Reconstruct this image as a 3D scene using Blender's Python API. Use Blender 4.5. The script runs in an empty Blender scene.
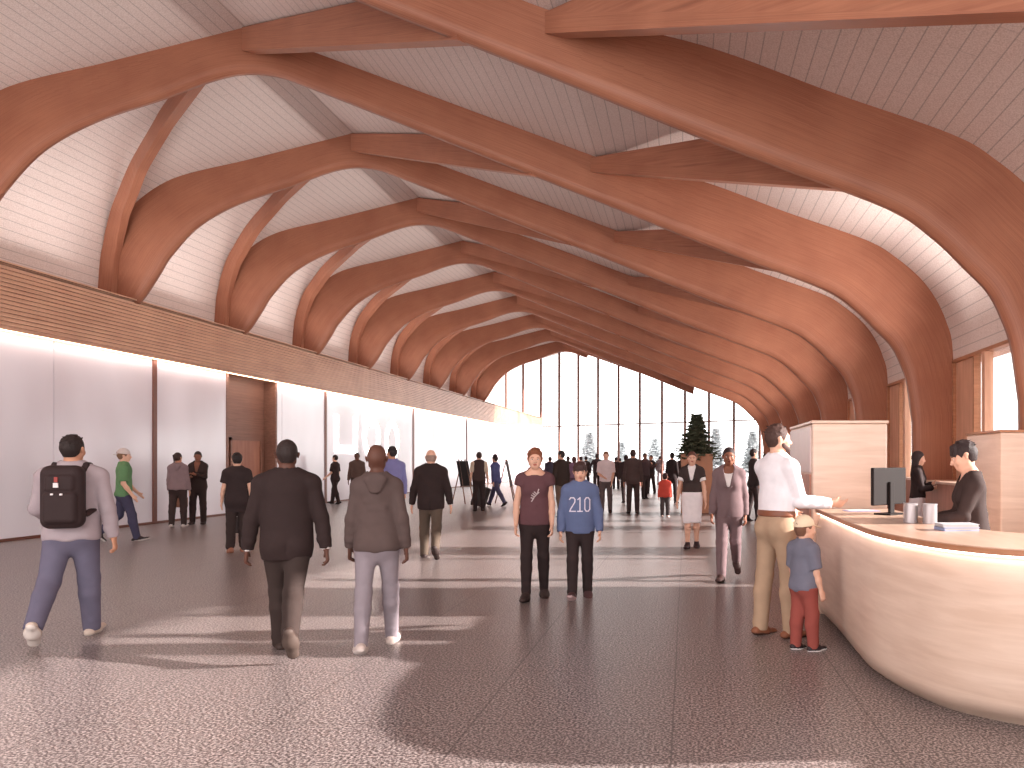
import bpy, bmesh, math, random
import numpy as np
from mathutils import Vector, Matrix
random.seed(7)
sc = bpy.context.scene
COL = sc.collection
EYE = 1.6
PI = math.pi

# ------------------------------------------------------------------ helpers
def lin(c):
    return tuple(((v/255)/12.92 if v/255 <= .04045 else ((v/255+.055)/1.055)**2.4) for v in c)

def tag(o, label=None, cat=None, group=None, kind=None):
    if label: o['label'] = label
    if cat: o['category'] = cat
    if group: o['group'] = group
    if kind: o['kind'] = kind
    return o

def empty(name, loc=(0, 0, 0), rz=0, label=None, cat=None, group=None, kind=None):
    o = bpy.data.objects.new(name, None)
    o.empty_display_size = .1
    o.location = loc
    o.rotation_euler = (0, 0, rz)
    COL.objects.link(o)
    return tag(o, label, cat, group, kind)

class MB:
    def __init__(s):
        s.bm = bmesh.new()
        s.uv = s.bm.loops.layers.uv.new('UVMap')
    def box(s, x0, x1, y0, y1, z0, z1, rz=0, c=None, M=None):
        pts = [Vector((x, y, z)) for x in (x0, x1) for y in (y0, y1) for z in (z0, z1)]
        if M is None and rz:
            c = c or ((x0+x1)/2, (y0+y1)/2, 0)
            M = Matrix.Translation(c) @ Matrix.Rotation(rz, 4, 'Z') @ Matrix.Translation([-v for v in c])
        if M is not None: pts = [M @ p for p in pts]
        v = [s.bm.verts.new(p) for p in pts]
        dx, dy, dz = x1-x0, y1-y0, z1-z0
        for f, (a, b) in (((0, 1, 3, 2), (dz, dy)), ((4, 6, 7, 5), (dy, dz)), ((0, 4, 5, 1), (dx, dz)),
                          ((2, 3, 7, 6), (dz, dx)), ((0, 2, 6, 4), (dy, dx)), ((1, 5, 7, 3), (dx, dy))):
            fc = s.bm.faces.new([v[i] for i in f])
        return v
    def prism(s, pts, z0, z1):
        b = [s.bm.verts.new((x, y, z0)) for x, y in pts]
        t = [s.bm.verts.new((x, y, z1)) for x, y in pts]
        n = len(pts)
        s.bm.faces.new(b[::-1]); s.bm.faces.new(t)
        for i in range(n):
            j = (i+1) % n
            s.bm.faces.new((b[i], b[j], t[j], t[i]))
    def rings(s, rings, cap=True, closed=True):
        R = [[s.bm.verts.new(p) for p in r] for r in rings]
        n = len(R[0])
        for a, b in zip(R, R[1:]):
            for i in range(n if closed else n-1):
                j = (i+1) % n
                s.bm.faces.new((a[i], a[j], b[j], b[i]))
        if cap:
            s.bm.faces.new(R[0][::-1]); s.bm.faces.new(R[-1])
    def lathe(s, prof, c=(0, 0, 0), n=24):
        s.rings([[(c[0]+r*math.cos(2*PI*k/n), c[1]+r*math.sin(2*PI*k/n), c[2]+z) for k in range(n)] for r, z in prof])
    def tube(s, p, q, r, r2=None, n=8):
        p, q = Vector(p), Vector(q); d = (q-p).normalized()
        u = d.orthogonal().normalized(); w = d.cross(u)
        r2 = r if r2 is None else r2
        s.rings([[tuple(c+(u*math.cos(2*PI*k/n)+w*math.sin(2*PI*k/n))*rr) for k in range(n)] for c, rr in ((p, r), (q, r2))])
    def quad(s, a, b, c, d, uvs=None):
        f = s.bm.faces.new([s.bm.verts.new(p) for p in (a, b, c, d)])
        if uvs:
            for l, t in zip(f.loops, uvs): l[s.uv].uv = t
        return f
    def build(s, name, mat, parent=None, smooth=False, bevel=0, seg=2):
        bmesh.ops.recalc_face_normals(s.bm, faces=s.bm.faces)
        me = bpy.data.meshes.new(name)
        s.bm.to_mesh(me); s.bm.free()
        if smooth:
            me.polygons.foreach_set('use_smooth', [True]*len(me.polygons))
        for m in (mat if isinstance(mat, (list, tuple)) else [mat]): me.materials.append(m)
        o = bpy.data.objects.new(name, me)
        COL.objects.link(o)
        if parent: o.parent = parent
        if bevel:
            m = o.modifiers.new('bevel', 'BEVEL'); m.width = bevel; m.segments = seg; m.limit_method = 'ANGLE'
            m.harden_normals = False
        return o

# ------------------------------------------------------------------ materials
def newmat(name):
    m = bpy.data.materials.new(name); m.use_nodes = True
    nt = m.node_tree
    return m, nt, nt.nodes, nt.links, nt.nodes['Principled BSDF']

def plain(name, rgb, rough=.6, var=.08, scale=8, metal=0, bump=0, spec=.4, bscale=None):
    m, nt, N, L, p = newmat(name)
    c = lin(rgb)
    tc = N.new('ShaderNodeTexCoord'); no = N.new('ShaderNodeTexNoise')
    no.inputs['Scale'].default_value = scale; no.inputs['Detail'].default_value = 4
    L.new(tc.outputs['Object'], no.inputs['Vector'])
    mx = N.new('ShaderNodeMix'); mx.data_type = 'RGBA'
    mx.inputs[6].default_value = (*[v*(1-var) for v in c], 1); mx.inputs[7].default_value = (*[min(1, v*(1+var)) for v in c], 1)
    L.new(no.outputs['Fac'], mx.inputs[0]); L.new(mx.outputs[2], p.inputs['Base Color'])
    p.inputs['Roughness'].default_value = rough; p.inputs['Metallic'].default_value = metal
    p.inputs['Specular IOR Level'].default_value = spec
    if bump:
        b = N.new('ShaderNodeBump'); b.inputs['Strength'].default_value = bump; b.inputs['Distance'].default_value = .01
        n2 = N.new('ShaderNodeTexNoise'); n2.inputs['Scale'].default_value = bscale or scale*3; n2.inputs['Detail'].default_value = 3
        L.new(tc.outputs['Object'], n2.inputs['Vector']); L.new(n2.outputs['Fac'], b.inputs['Height']); L.new(b.outputs[0], p.inputs['Normal'])
    return m

def wood(name, c1, c2, rough=.5, sx=1.2, sy=45, coord='UV', rot=(0, 0, 0), line=0, spec=.3, scl=None):
    m, nt, N, L, p = newmat(name)
    tc = N.new('ShaderNodeTexCoord'); mp = N.new('ShaderNodeMapping')
    mp.inputs['Scale'].default_value = scl or (sx, sy, 1); mp.inputs['Rotation'].default_value = rot
    L.new(tc.outputs[coord], mp.inputs['Vector'])
    no = N.new('ShaderNodeTexNoise'); no.inputs['Scale'].default_value = 1; no.inputs['Detail'].default_value = 5; no.inputs['Roughness'].default_value = .6
    no.inputs['Distortion'].default_value = .4
    L.new(mp.outputs[0], no.inputs['Vector'])
    n2 = N.new('ShaderNodeTexNoise'); n2.inputs['Scale'].default_value = 1.2; n2.inputs['Detail'].default_value = 3
    L.new(tc.outputs['Object'], n2.inputs['Vector'])
    ad = N.new('ShaderNodeMath'); ad.operation = 'ADD'; mu = N.new('ShaderNodeMath'); mu.operation = 'MULTIPLY_ADD'
    mu.inputs[1].default_value = .5; mu.inputs[2].default_value = -.25
    L.new(n2.outputs['Fac'], mu.inputs[0]); L.new(no.outputs['Fac'], ad.inputs[0]); L.new(mu.outputs[0], ad.inputs[1])
    rp = N.new('ShaderNodeValToRGB'); e = rp.color_ramp.elements
    e[0].position = .3; e[0].color = (*lin(c1), 1); e[1].position = .7; e[1].color = (*lin(c2), 1)
    L.new(ad.outputs[0], rp.inputs[0])
    out = rp.outputs[0]
    if line:
        sep = N.new('ShaderNodeSeparateXYZ'); L.new(tc.outputs['UV'], sep.inputs[0])
        a = N.new('ShaderNodeMath'); a.operation = 'PINGPONG'; a.inputs[1].default_value = line; L.new(sep.outputs[1], a.inputs[0])
        b = N.new('ShaderNodeMapRange'); b.inputs[1].default_value = 0; b.inputs[2].default_value = line*.12; b.inputs[3].default_value = .84; b.inputs[4].default_value = 1
        L.new(a.outputs[0], b.inputs[0])
        mx = N.new('ShaderNodeMix'); mx.data_type = 'RGBA'; mx.blend_type = 'MULTIPLY'; mx.inputs[0].default_value = 1
        L.new(out, mx.inputs[6]); L.new(b.outputs[0], mx.inputs[7]); out = mx.outputs[2]
    L.new(out, p.inputs['Base Color'])
    p.inputs['Roughness'].default_value = rough; p.inputs['Specular IOR Level'].default_value = spec
    return m

def emit(name, rgb, st):
    m, nt, N, L, p = newmat(name)
    p.inputs['Base Color'].default_value = (*lin(rgb), 1)
    p.inputs['Emission Color'].default_value = (*lin(rgb), 1); p.inputs['Emission Strength'].default_value = st
    return m

def clear_glass(name, tint=(.97, .98, .98), refl=.5):
    m, nt, N, L, p = newmat(name)
    N.remove(p)
    t = N.new('ShaderNodeBsdfTransparent'); t.inputs[0].default_value = (*tint, 1)
    g = N.new('ShaderNodeBsdfGlossy'); g.inputs['Roughness'].default_value = .02
    f = N.new('ShaderNodeFresnel'); f.inputs[0].default_value = 1.45
    k = N.new('ShaderNodeMath'); k.operation = 'MULTIPLY'; k.inputs[1].default_value = refl; L.new(f.outputs[0], k.inputs[0])
    x = N.new('ShaderNodeMixShader')
    L.new(k.outputs[0], x.inputs[0]); L.new(t.outputs[0], x.inputs[1]); L.new(g.outputs[0], x.inputs[2])
    L.new(x.outputs[0], N['Material Output'].inputs[0])
    return m

W_BEAM = wood('beam_timber', (148, 94, 73), (176, 119, 93), rough=.42, line=.05, sx=.9, sy=130)
W_FASCIA = wood('fascia_timber', (196, 148, 124), (222, 178, 150), rough=.4, coord='Object', scl=(8, .7, 40))
W_DARK = wood('dark_timber_cladding', (128, 90, 76), (150, 108, 92), rough=.5, coord='Object', scl=(8, .8, 30))
W_DOOR = wood('door_timber', (160, 104, 84), (182, 124, 100), rough=.5, coord='Object', scl=(6, 5, .7))
W_PALE = wood('pale_plywood', (216, 184, 164), (234, 206, 188), rough=.35, coord='Object', scl=(1.3, 1.3, 14))
W_TOP = wood('counter_top_timber', (186, 152, 132), (208, 176, 156), rough=.3, coord='Object', scl=(10, 1.4, 8))
W_EDGE = wood('counter_edge_timber', (160, 108, 78), (186, 130, 98), rough=.4, coord='Object', scl=(4, 4, 30))
W_REVEAL = wood('window_frame_timber', (198, 148, 122), (222, 174, 146), rough=.4, coord='Object', scl=(8, 8, 1))
W_WAIN = wood('wainscot_timber', (172, 120, 102), (194, 140, 120), rough=.45, coord='Object', scl=(8, 8, 1))
W_FAR = wood('far_cladding', (206, 160, 134), (224, 180, 152), rough=.45, coord='Object', scl=(8, 8, 1))
M_STEEL = plain('bronze_mullion', (118, 72, 58), .4, metal=.2)
M_GLASS = clear_glass('clear_glass')
M_LED = emit('led_strip', (255, 224, 184), 7)

def ceiling_mat():
    m, nt, N, L, p = newmat('ceiling_boards')
    uv = N.new('ShaderNodeTexCoord'); sep = N.new('ShaderNodeSeparateXYZ'); L.new(uv.outputs['UV'], sep.inputs[0])
    def lines(src, per, w, lo):
        a = N.new('ShaderNodeMath'); a.operation = 'PINGPONG'; a.inputs[1].default_value = per/2; L.new(src, a.inputs[0])
        b = N.new('ShaderNodeMapRange'); b.inputs[1].default_value = w*.3; b.inputs[2].default_value = w
        b.inputs[3].default_value = lo; b.inputs[4].default_value = 1; L.new(a.outputs[0], b.inputs[0]); return b.outputs[0]
    g = lines(sep.outputs[1], .2, .011, .62)
    # staggered butt joints
    fl = N.new('ShaderNodeMath'); fl.operation = 'DIVIDE'; fl.inputs[1].default_value = .2; L.new(sep.outputs[1], fl.inputs[0])
    f2 = N.new('ShaderNodeMath'); f2.operation = 'FLOOR'; L.new(fl.outputs[0], f2.inputs[0])
    st = N.new('ShaderNodeMath'); st.operation = 'MULTIPLY_ADD'; st.inputs[1].default_value = .57; L.new(f2.outputs[0], st.inputs[0]); L.new(sep.outputs[0], st.inputs[2])
    g2 = lines(st.outputs[0], 3.2, .012, .86)
    mn = N.new('ShaderNodeMath'); mn.operation = 'MINIMUM'; L.new(g, mn.inputs[0]); L.new(g2, mn.inputs[1])
    no = N.new('ShaderNodeTexNoise'); no.inputs['Scale'].default_value = 55; no.inputs['Detail'].default_value = 2; L.new(uv.outputs['Object'], no.inputs['Vector'])
    rp = N.new('ShaderNodeValToRGB'); e = rp.color_ramp.elements
    e[0].position = .35; e[0].color = (*lin((204, 186, 178)), 1); e[1].position = .62; e[1].color = (*lin((226, 212, 206)), 1)
    L.new(no.outputs['Fac'], rp.inputs[0])
    mx = N.new('ShaderNodeMix'); mx.data_type = 'RGBA'; mx.blend_type = 'MULTIPLY'; mx.inputs[0].default_value = 1
    L.new(rp.outputs[0], mx.inputs[6]); L.new(mn.outputs[0], mx.inputs[7]); L.new(mx.outputs[2], p.inputs['Base Color'])
    p.inputs['Roughness'].default_value = .6
    return m

def floor_mat():
    m, nt, N, L, p = newmat('terrazzo_floor')
    tc = N.new('ShaderNodeTexCoord')
    no = N.new('ShaderNodeTexNoise'); no.inputs['Scale'].default_value = 62; no.inputs['Detail'].default_value = 4; no.inputs['Roughness'].default_value = .6
    L.new(tc.outputs['Object'], no.inputs['Vector'])
    rp = N.new('ShaderNodeValToRGB'); r = rp.color_ramp
    r.elements[0].position = .42; r.elements[0].color = (*lin((58, 48, 48)), 1)
    r.elements[1].position = .58; r.elements[1].color = (*lin((178, 164, 161)), 1)
    e = r.elements.new(.5); e.color = (*lin((110, 95, 93)), 1)
    L.new(no.outputs['Fac'], rp.inputs[0])
    n3 = N.new('ShaderNodeTexNoise'); n3.inputs['Scale'].default_value = .35; L.new(tc.outputs['Object'], n3.inputs['Vector'])
    mr = N.new('ShaderNodeMapRange'); mr.inputs[3].default_value = .88; mr.inputs[4].default_value = 1.08; L.new(n3.outputs['Fac'], mr.inputs[0])
    sep = N.new('ShaderNodeSeparateXYZ'); L.new(tc.outputs['Object'], sep.inputs[0])
    outs = []
    for ax, per, off in ((0, 1.22, .08), (1, 1.22, -4.85)):
        a = N.new('ShaderNodeMath'); a.operation = 'ADD'; a.inputs[1].default_value = off; L.new(sep.outputs[ax], a.inputs[0])
        b = N.new('ShaderNodeMath'); b.operation = 'PINGPONG'; b.inputs[1].default_value = per/2; L.new(a.outputs[0], b.inputs[0])
        c = N.new('ShaderNodeMapRange'); c.inputs[1].default_value = .003; c.inputs[2].default_value = .008; c.inputs[3].default_value = .45 if ax == 0 else .62; c.inputs[4].default_value = 1
        L.new(b.outputs[0], c.inputs[0]); outs.append(c.outputs[0])
    mn = N.new('ShaderNodeMath'); mn.operation = 'MINIMUM'; L.new(outs[0], mn.inputs[0]); L.new(outs[1], mn.inputs[1])
    ml = N.new('ShaderNodeMath'); ml.operation = 'MULTIPLY'; L.new(mn.outputs[0], ml.inputs[0]); L.new(mr.outputs[0], ml.inputs[1])
    mx = N.new('ShaderNodeMix'); mx.data_type = 'RGBA'; mx.blend_type = 'MULTIPLY'; mx.inputs[0].default_value = 1
    L.new(rp.outputs[0], mx.inputs[6]); L.new(ml.outputs[0], mx.inputs[7]); L.new(mx.outputs[2], p.inputs['Base Color'])
    p.inputs['Roughness'].default_value = .34; p.inputs['Specular IOR Level'].default_value = .5
    b = N.new('ShaderNodeBump'); b.inputs['Strength'].default_value = .06; b.inputs['Distance'].default_value = .01
    L.new(no.outputs['Fac'], b.inputs['Height']); L.new(b.outputs[0], p.inputs['Normal'])
    return m

def milk_glass():
    m, nt, N, L, p = newmat('backlit_milk_glass')
    p.inputs['Base Color'].default_value = (*lin((204, 191, 197)), 1)
    p.inputs['Roughness'].default_value = .16; p.inputs['Specular IOR Level'].default_value = .6
    tc = N.new('ShaderNodeTexCoord'); no = N.new('ShaderNodeTexNoise'); no.inputs['Scale'].default_value = .5; no.inputs['Detail'].default_value = 2
    mp = N.new('ShaderNodeMapping'); mp.inputs['Scale'].default_value = (1, 1, .5)
    L.new(tc.outputs['Object'], mp.inputs[0]); L.new(mp.outputs[0], no.inputs['Vector'])
    mr = N.new('ShaderNodeMapRange'); mr.inputs[1].default_value = .3; mr.inputs[2].default_value = .7; mr.inputs[3].default_value = .04; mr.inputs[4].default_value = .16
    L.new(no.outputs['Fac'], mr.inputs[0]); L.new(mr.outputs[0], p.inputs['Emission Strength'])
    p.inputs['Emission Color'].default_value = (1, .93, .95, 1)
    return m
M_CEIL = ceiling_mat(); M_FLOOR = floor_mat(); M_MILK = milk_glass()

# ------------------------------------------------------------------ setting
B = MB(); B.box(-60, 60, -6, 78, -.2, 0)
tag(B.build('floor', M_FLOOR), kind='structure')
B = MB(); B.box(-400, 400, 78, 900, -.25, -.05)
tag(B.build('ground_snow', plain('snow_ground', (240, 238, 238), .8, .03)), kind='structure')

# truss profile pairs (top, bottom), heights above the eye line
PAIRS = [((-14.05, 3.74), (-13.24, 3.74)), ((-14.0, 4.1), (-13.02, 4.0)), ((-13.92, 5.0), (-12.7, 4.5)), ((-13.72, 5.55), (-12.42, 4.94)),
         ((-13.3, 6.1), (-11.77, 5.63)), ((-12.3, 6.76), (-10.84, 6.16)), ((-10.5, 7.21), (-9.55, 6.6)), ((-8.8, 7.64), (-8.65, 6.93)),
         ((-7.97, 7.85), (-8.05, 7.05)), ((-7.3, 7.6), (-7.46, 7.0)), ((-6.6, 7.34), (-6.86, 6.79)), ((-4.5, 6.56), (-4.9, 6.02)),
         ((-1.65, 5.5), (-1.95, 4.86)), ((.2, 5.08), (.1, 4.03)), ((1.8, 4.5), (1.15, 3.63)), ((3.26, 3.99), (2.5, 3.12)),
         ((3.82, 3.66), (3.05, 2.76)), ((4.26, 3.28), (3.45, 2.38)), ((4.54, 2.9), (3.74, 2.08)), ((4.72, 2.5), (3.9, 1.78)),
         ((4.83, 2.05), (4.03, 1.4)), ((4.86, .9), (4.13, .7)), ((4.86, -1.6), (4.15, -1.6))]
def catmull(P, breaks, n=8):
    out = []
    P = [Vector(p) for p in P]
    for i in range(len(P)-1):
        p1, p2 = P[i], P[i+1]
        p0 = P[i-1] if i > 0 and i not in breaks else p1*2-p2
        p3 = P[i+2] if i+2 < len(P) and (i+1) not in breaks else p2*2-p1
        for k in range(n):
            t = k/n
            m1 = (p2-p0)*.5; m2 = (p3-p1)*.5
            out.append((2*t**3-3*t*t+1)*p1+(t**3-2*t*t+t)*m1+(-2*t**3+3*t*t)*p2+(t**3-t*t)*m2)
    out.append(P[-1])
    return out
BRK = {8, 12, 21}
TOPC = [(p.x, p.y+EYE) for p in catmull([a for a, b in PAIRS], BRK)]
BOTC = [(p.x, p.y+EYE) for p in catmull([b for a, b in PAIRS], {21})]
def top_z(x):
    best = None
    for (x0, z0), (x1, z1) in zip(TOPC, TOPC[1:]):
        if x0 <= x <= x1 and x1 > x0 and z0 > 3:
            z = z0+(z1-z0)*(x-x0)/(x1-x0)
            best = z if best is None else max(best, z)
    return best if best is not None else 3.4

def facade_y(x): return 47.95-.685*x
def roof_end(x): return 54-.32*x

# ceiling shell
B = MB()
prof = [p for p in TOPC if p[1] > 3.41]
arc = 0; last = prof[0]
Y0 = -2.5
arcs = [0]
for a, b in zip(prof, prof[1:]): arcs.append(arcs[-1]+math.hypot(b[0]-a[0], b[1]-a[1]))
for (a, b, s0, s1) in zip(prof, prof[1:], arcs, arcs[1:]):
    for dz, fl in ((0, 0), (.35, 1)):
        q = [(a[0], Y0, a[1]+dz), (b[0], Y0, b[1]+dz), (b[0], roof_end(b[0]), b[1]+dz), (a[0], roof_end(a[0]), a[1]+dz)]
        if fl:
            q = [(a[0]+(-.2 if a[0] < -13 else (.3 if a[0] > 4 else 0)), q[0][1], q[0][2]), (b[0]+(-.2 if b[0] < -13 else (.3 if b[0] > 4 else 0)), q[1][1], q[1][2]),
                 (b[0]+(-.2 if b[0] < -13 else (.3 if b[0] > 4 else 0)), q[2][1], q[2][2]), (a[0]+(-.2 if a[0] < -13 else (.3 if a[0] > 4 else 0)), q[3][1], q[3][2])]
        B.quad(*q, uvs=[(q[0][1], s0), (q[1][1], s1), (q[2][1], s1), (q[3][1], s0)])
    ya, yb = roof_end(a[0]), roof_end(b[0])
    B.quad((a[0], ya, a[1]), (b[0], yb, b[1]), (b[0], yb, b[1]+.35), (a[0], ya, a[1]+.35))
bmesh.ops.remove_doubles(B.bm, verts=B.bm.verts, dist=.0005)
ceil = tag(B.build('ceiling', M_CEIL, smooth=False), kind='structure')

# trusses ---------------------------------------------------------
TH = .16
def strip(B, T, Bo, y0, y1):
    """arch slab from two matched curves"""
    n = len(T)
    s = [0]
    for a, b in zip(T, T[1:]): s.append(s[-1]+math.hypot(b[0]-a[0], b[1]-a[1]))
    SEC = [(0, 0), (.80, 0), (.90, .08), (.96, .28), (.99, .6), (1, 1), (.0, 1)]     # rounded lower front edge
    def pt(i, k):
        t, yy = SEC[k]; a, d = T[i], Bo[i]
        return (a[0]+(d[0]-a[0])*t, y0+(y1-y0)*yy, a[1]+(d[1]-a[1])*t)
    for i in range(n-1):
        h = math.hypot(T[i][0]-Bo[i][0], T[i][1]-Bo[i][1])
        for k in range(len(SEC)):
            m = (k+1) % len(SEC)
            f = B.quad(pt(i, k), pt(i+1, k), pt(i+1, m), pt(i, m), uvs=[(s[i], h*(1-SEC[k][0])), (s[i+1], h*(1-SEC[k][0])), (s[i+1], h*(1-SEC[m][0])), (s[i], h*(1-SEC[m][0]))])
            f.smooth = 1 <= k <= 4
    for i in (0, n-1):
        B.bm.faces.new([B.bm.verts.new(pt(i, k)) for k in range(len(SEC))])
def beam(B, P, Q, w, h0, h1, up=None, hP=None, hQ=None):
    """diagonal member with vertical sides: P, Q top-centre points; h0, h1 depths"""
    P, Q = Vector(P), Vector(Q); d = Q-P; s = Vector((d.y, -d.x, 0)).normalized()*w/2
    L = d.length
    A = [P-s, P+s, P+s-Vector((0, 0, h0)), P-s-Vector((0, 0, h0))]
    C = [Q-s, Q+s, Q+s-Vector((0, 0, h1)), Q-s-Vector((0, 0, h1))]
    for i in range(4):
        j = (i+1) % 4
        hh = [0, .4, .4, 0] if i % 2 == 0 else [0, h0, h1, 0]
        B.quad(A[i], A[j], C[j], C[i], uvs=[(0, 0), (0, hh[1]), (L, hh[1]), (L, 0)])
    B.quad(*A); B.quad(*C)
def branch(B, pts, w, y0s):
    """curved branch: pts = list of (centre Vector, depth vector) cross sections in the member's own plane"""
    R = []
    for c, n, s in pts:
        R.append([c-s, c+s, c+s+n, c-s+n])
    L = 0
    for i in range(len(R)-1):
        dl = (R[i+1][0]-R[i][0]).length
        for k in range(4):
            j = (k+1) % 4
            hw = (R[i][k]-R[i][j]).length
            B.quad(R[i][k], R[i][j], R[i+1][j], R[i+1][k], uvs=[(L, 0), (L, hw), (L+dl, hw), (L+dl, 0)])
        L += dl
    B.quad(*R[0]); B.quad(*R[-1])

ORD = ['nearest visible', 'second', 'third', 'fourth', 'fifth', 'sixth', 'seventh', 'eighth', 'ninth']
TY = {n: 14.5+4.7*n for n in range(-3, 9)}
VIS = [n for n in range(-1, 9)]
words = {-1: 'overhead, closest to the viewer and cut off by the picture top', 0: 'second from the viewer, reaching the picture left edge', 1: 'third from the viewer, above the dark door panel side',
         2: 'fourth from the viewer', 3: 'fifth from the viewer', 4: 'sixth from the viewer', 5: 'seventh from the viewer', 6: 'eighth from the viewer, third before the glass gable',
         7: 'second last before the glass gable', 8: 'last arch at the far glass gable'}
for n in range(-1, 9):
    y = TY[n]
    xm = 99 if n < 7 else {7: .75, 8: -6.1}[n]
    root = empty('timber_arch', (0, 0, 0), 0, 'sweeping red-brown timber arch ' + words.get(n, 'overhead beside the viewer, outside the picture'), 'arch', 'timber roof arches')
    B = MB(); strip(B, [p for p in TOPC if p[0] < xm], [q for p, q in zip(TOPC, BOTC) if p[0] < xm], y, y+TH)
    bmesh.ops.remove_doubles(B.bm, verts=B.bm.verts, dist=.0005)
    o = B.build('arch_rib', W_BEAM, root)
    if n-1 in TY:
        if n == 8: pass
        yn = TY[n-1]
        # purlins reaching towards the nearer arch
        for (xa, za, xb, zb, ha, hb) in ((-7.97, 7.85, -2.75, 5.93, .42, .74), (-1.65, 5.5, 2.35, 4.33, .26, 1.0)):
            if xa > xm: continue
            if n == -1 and ha < .3: hb = 1.42
            B = MB(); beam(B, (xa, y+.05, za+EYE-.02), (xb, yn+TH-.05, zb+EYE-.02), .2, ha, hb)
            B.build('diagonal_strut', W_BEAM, root)
        # branch from the left foot to the nearer arch: rises along the wall then sweeps over
        pts = []
        cur = [Vector(c) for c in TOPC if c[0] < -8.3]
        m = len(cur)
        for i, c in enumerate(cur):
            t = min(1, max(0, (c.x+14.05)/(14.05-8.6)))
            yy = y-.07+(yn+.2-y)*max(0, (t-.03)/.97)
            q = cur[min(i+1, m-1)]; p = cur[max(i-1, 0)]
            pd = Vector((q.x-p.x, 0, q.y-p.y)).normalized()
            nrm = Vector((pd.z, 0, -pd.x))
            sd = Vector((.1, .99, 0)).lerp(Vector((.63, .78, 0)), min(1, t*3)).normalized()
            k = min(1, t*3)
            dz = .16*math.sin(min(1, t*1.6)*PI)
            pts.append((Vector((c.x, yy, c.y-.01))+nrm*dz, nrm*(.33-.02*k), sd*(.09+.0*k)))
        B = MB(); branch(B, pts, .3, None)
        bmesh.ops.remove_doubles(B.bm, verts=B.bm.verts, dist=.0005)
        B.build('side_branch', W_BEAM, root)

# left bulkhead with horizontal slats ---------------------------------
XF = -13.2
B = MB()
z0, z1, ns = EYE+2.53, EYE+3.86, 15
pitch = (z1-.07-z0)/ns
prof = [(-14.6, z0), (XF, z0)]
for i in range(ns):
    a = z0+i*pitch
    prof += [(XF, a+pitch*.6), (XF-.06, a+pitch*.6), (XF-.06, a+pitch), (XF, a+pitch)]
prof += [(XF-.09, z1-.07), (XF-.09, z1-.03), (XF, z1-.03), (XF, z1), (-14.6, z1)]
B.rings([[(x, yy, z) for x, z in prof] for yy in (-2.5, 73.8)])
tag(B.build('trim_1', W_FASCIA), kind='structure')
B = MB(); B.box(XF-.07, XF-.03, -2, 73.6, z0-.012, z0+.0)
tag(B.build('trim_2', M_LED), kind='structure')

# left glass wall -----------------------------------------------------------
XG = -13.34
mods = [1.0+9.53*k for k in range(0, 8)]+[73.8]
B = MB(); wz = z0
gm = MB()
segs = []
for a, b in zip([-2.5]+mods[:-1], mods):
    n3 = 3
    st = [a+(b-a)*i/3 for i in range(4)]
    segs += [(st[i], st[i+1]) for i in range(3)]
REC = (23.3, 25.97)
for a, b in segs:
    parts = [(a, b)]
    if a < REC[1] and b > REC[0]:
        parts = []
        if a < REC[0]: parts.append((a, REC[0]))
        if b > REC[1]: parts.append((REC[1], b))
    for p, q in parts:
        if q-p > .05: B.box(XG-.04, XG, p+.012, q-.012, .06, wz)
tag(B.build('wall_left', M_MILK), kind='structure')
B = MB()
B.box(XG-.06, XG+.03, -2.5, REC[0], 0, .06); B.box(XG-.06, XG+.03, REC[1], 73.8, 0, .06)
tag(B.build('baseboard_left', M_STEEL), kind='structure')
for y in mods:
    B = MB(); B.box(XG-.06, XG+.035, y-.07, y+.07, .0, wz)
    tag(B.build('wall_mullion', M_STEEL), 'dark bronze upright post between milky glass wall panels', 'post', 'posts of the milky glass wall')
# dark recess with a door
B = MB()
B.box(-13.9, -13.7, REC[0]-.1, REC[1]+.1, 0, z0)
B.box(-13.8, XG+.02, REC[0]-.1, REC[0], 0, z0); B.box(-13.8, XG+.02, REC[1], REC[1]+.1, 0, z0)
tag(B.build('wall_recess', W_DARK), kind='structure')
dr = empty('door_1', kind='structure')
B = MB(); B.box(-13.7, -13.64, 24.0, 25.6, .02, 2.2); B.build('door_leaf', W_DOOR, dr)
B = MB()
for a, b, c, d in ((23.92, 24.0, 0, 2.28), (25.6, 25.68, 0, 2.28), (23.92, 25.68, 2.2, 2.28)): B.box(-13.7, -13.61, a, b, c, d)
B.build('door_frame', W_DARK, dr)
B = MB(); B.tube((-13.64, 25.3, 1.05), (-13.58, 25.3, 1.05), .012); B.tube((-13.58, 25.32, 1.05), (-13.58, 25.18, 1.05), .012)
B.build('door_handle', M_STEEL, dr)
# solid backing behind the glass
B = MB(); B.box(-14.6, -14.4, -2.5, 58, 0, 6.0)
tag(B.build('wall_left_outer', plain('outer_wall', (200, 190, 186), .7)), kind='structure')

# glowing letters on the glass wall: two strokes joined at the foot, two rings
M_LET = emit('glowing_letter', (255, 252, 250), 2.2)
def wy(px): return 13.3*800/(686-px)
def wz_(px, py): return EYE+(460-py)*wy(px)/800
LETX = XG+.012
def letter(strokes, label, w=.16):
    B = MB()
    for pts in strokes:
        for (y, z), (y2, z2) in zip(pts, pts[1:]):
            d = Vector((0, y2-y, z2-z)).normalized(); nn = Vector((0, -d.z, d.y))*w/2
            e = d*w*.3
            a, b = Vector((LETX, y, z))-e, Vector((LETX, y2, z2))+e
            R = [[tuple(p+nn), tuple(p-nn), tuple(p-nn+Vector((.03, 0, 0))), tuple(p+nn+Vector((.03, 0, 0)))] for p in (a, b)]
            B.rings(R)
    o = B.build('wall_letter', M_LET)
    tag(o, label, 'letter', 'glowing letters on the milky glass wall')
P = lambda px, py: (wy(px), wz_(px, py))
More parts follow.
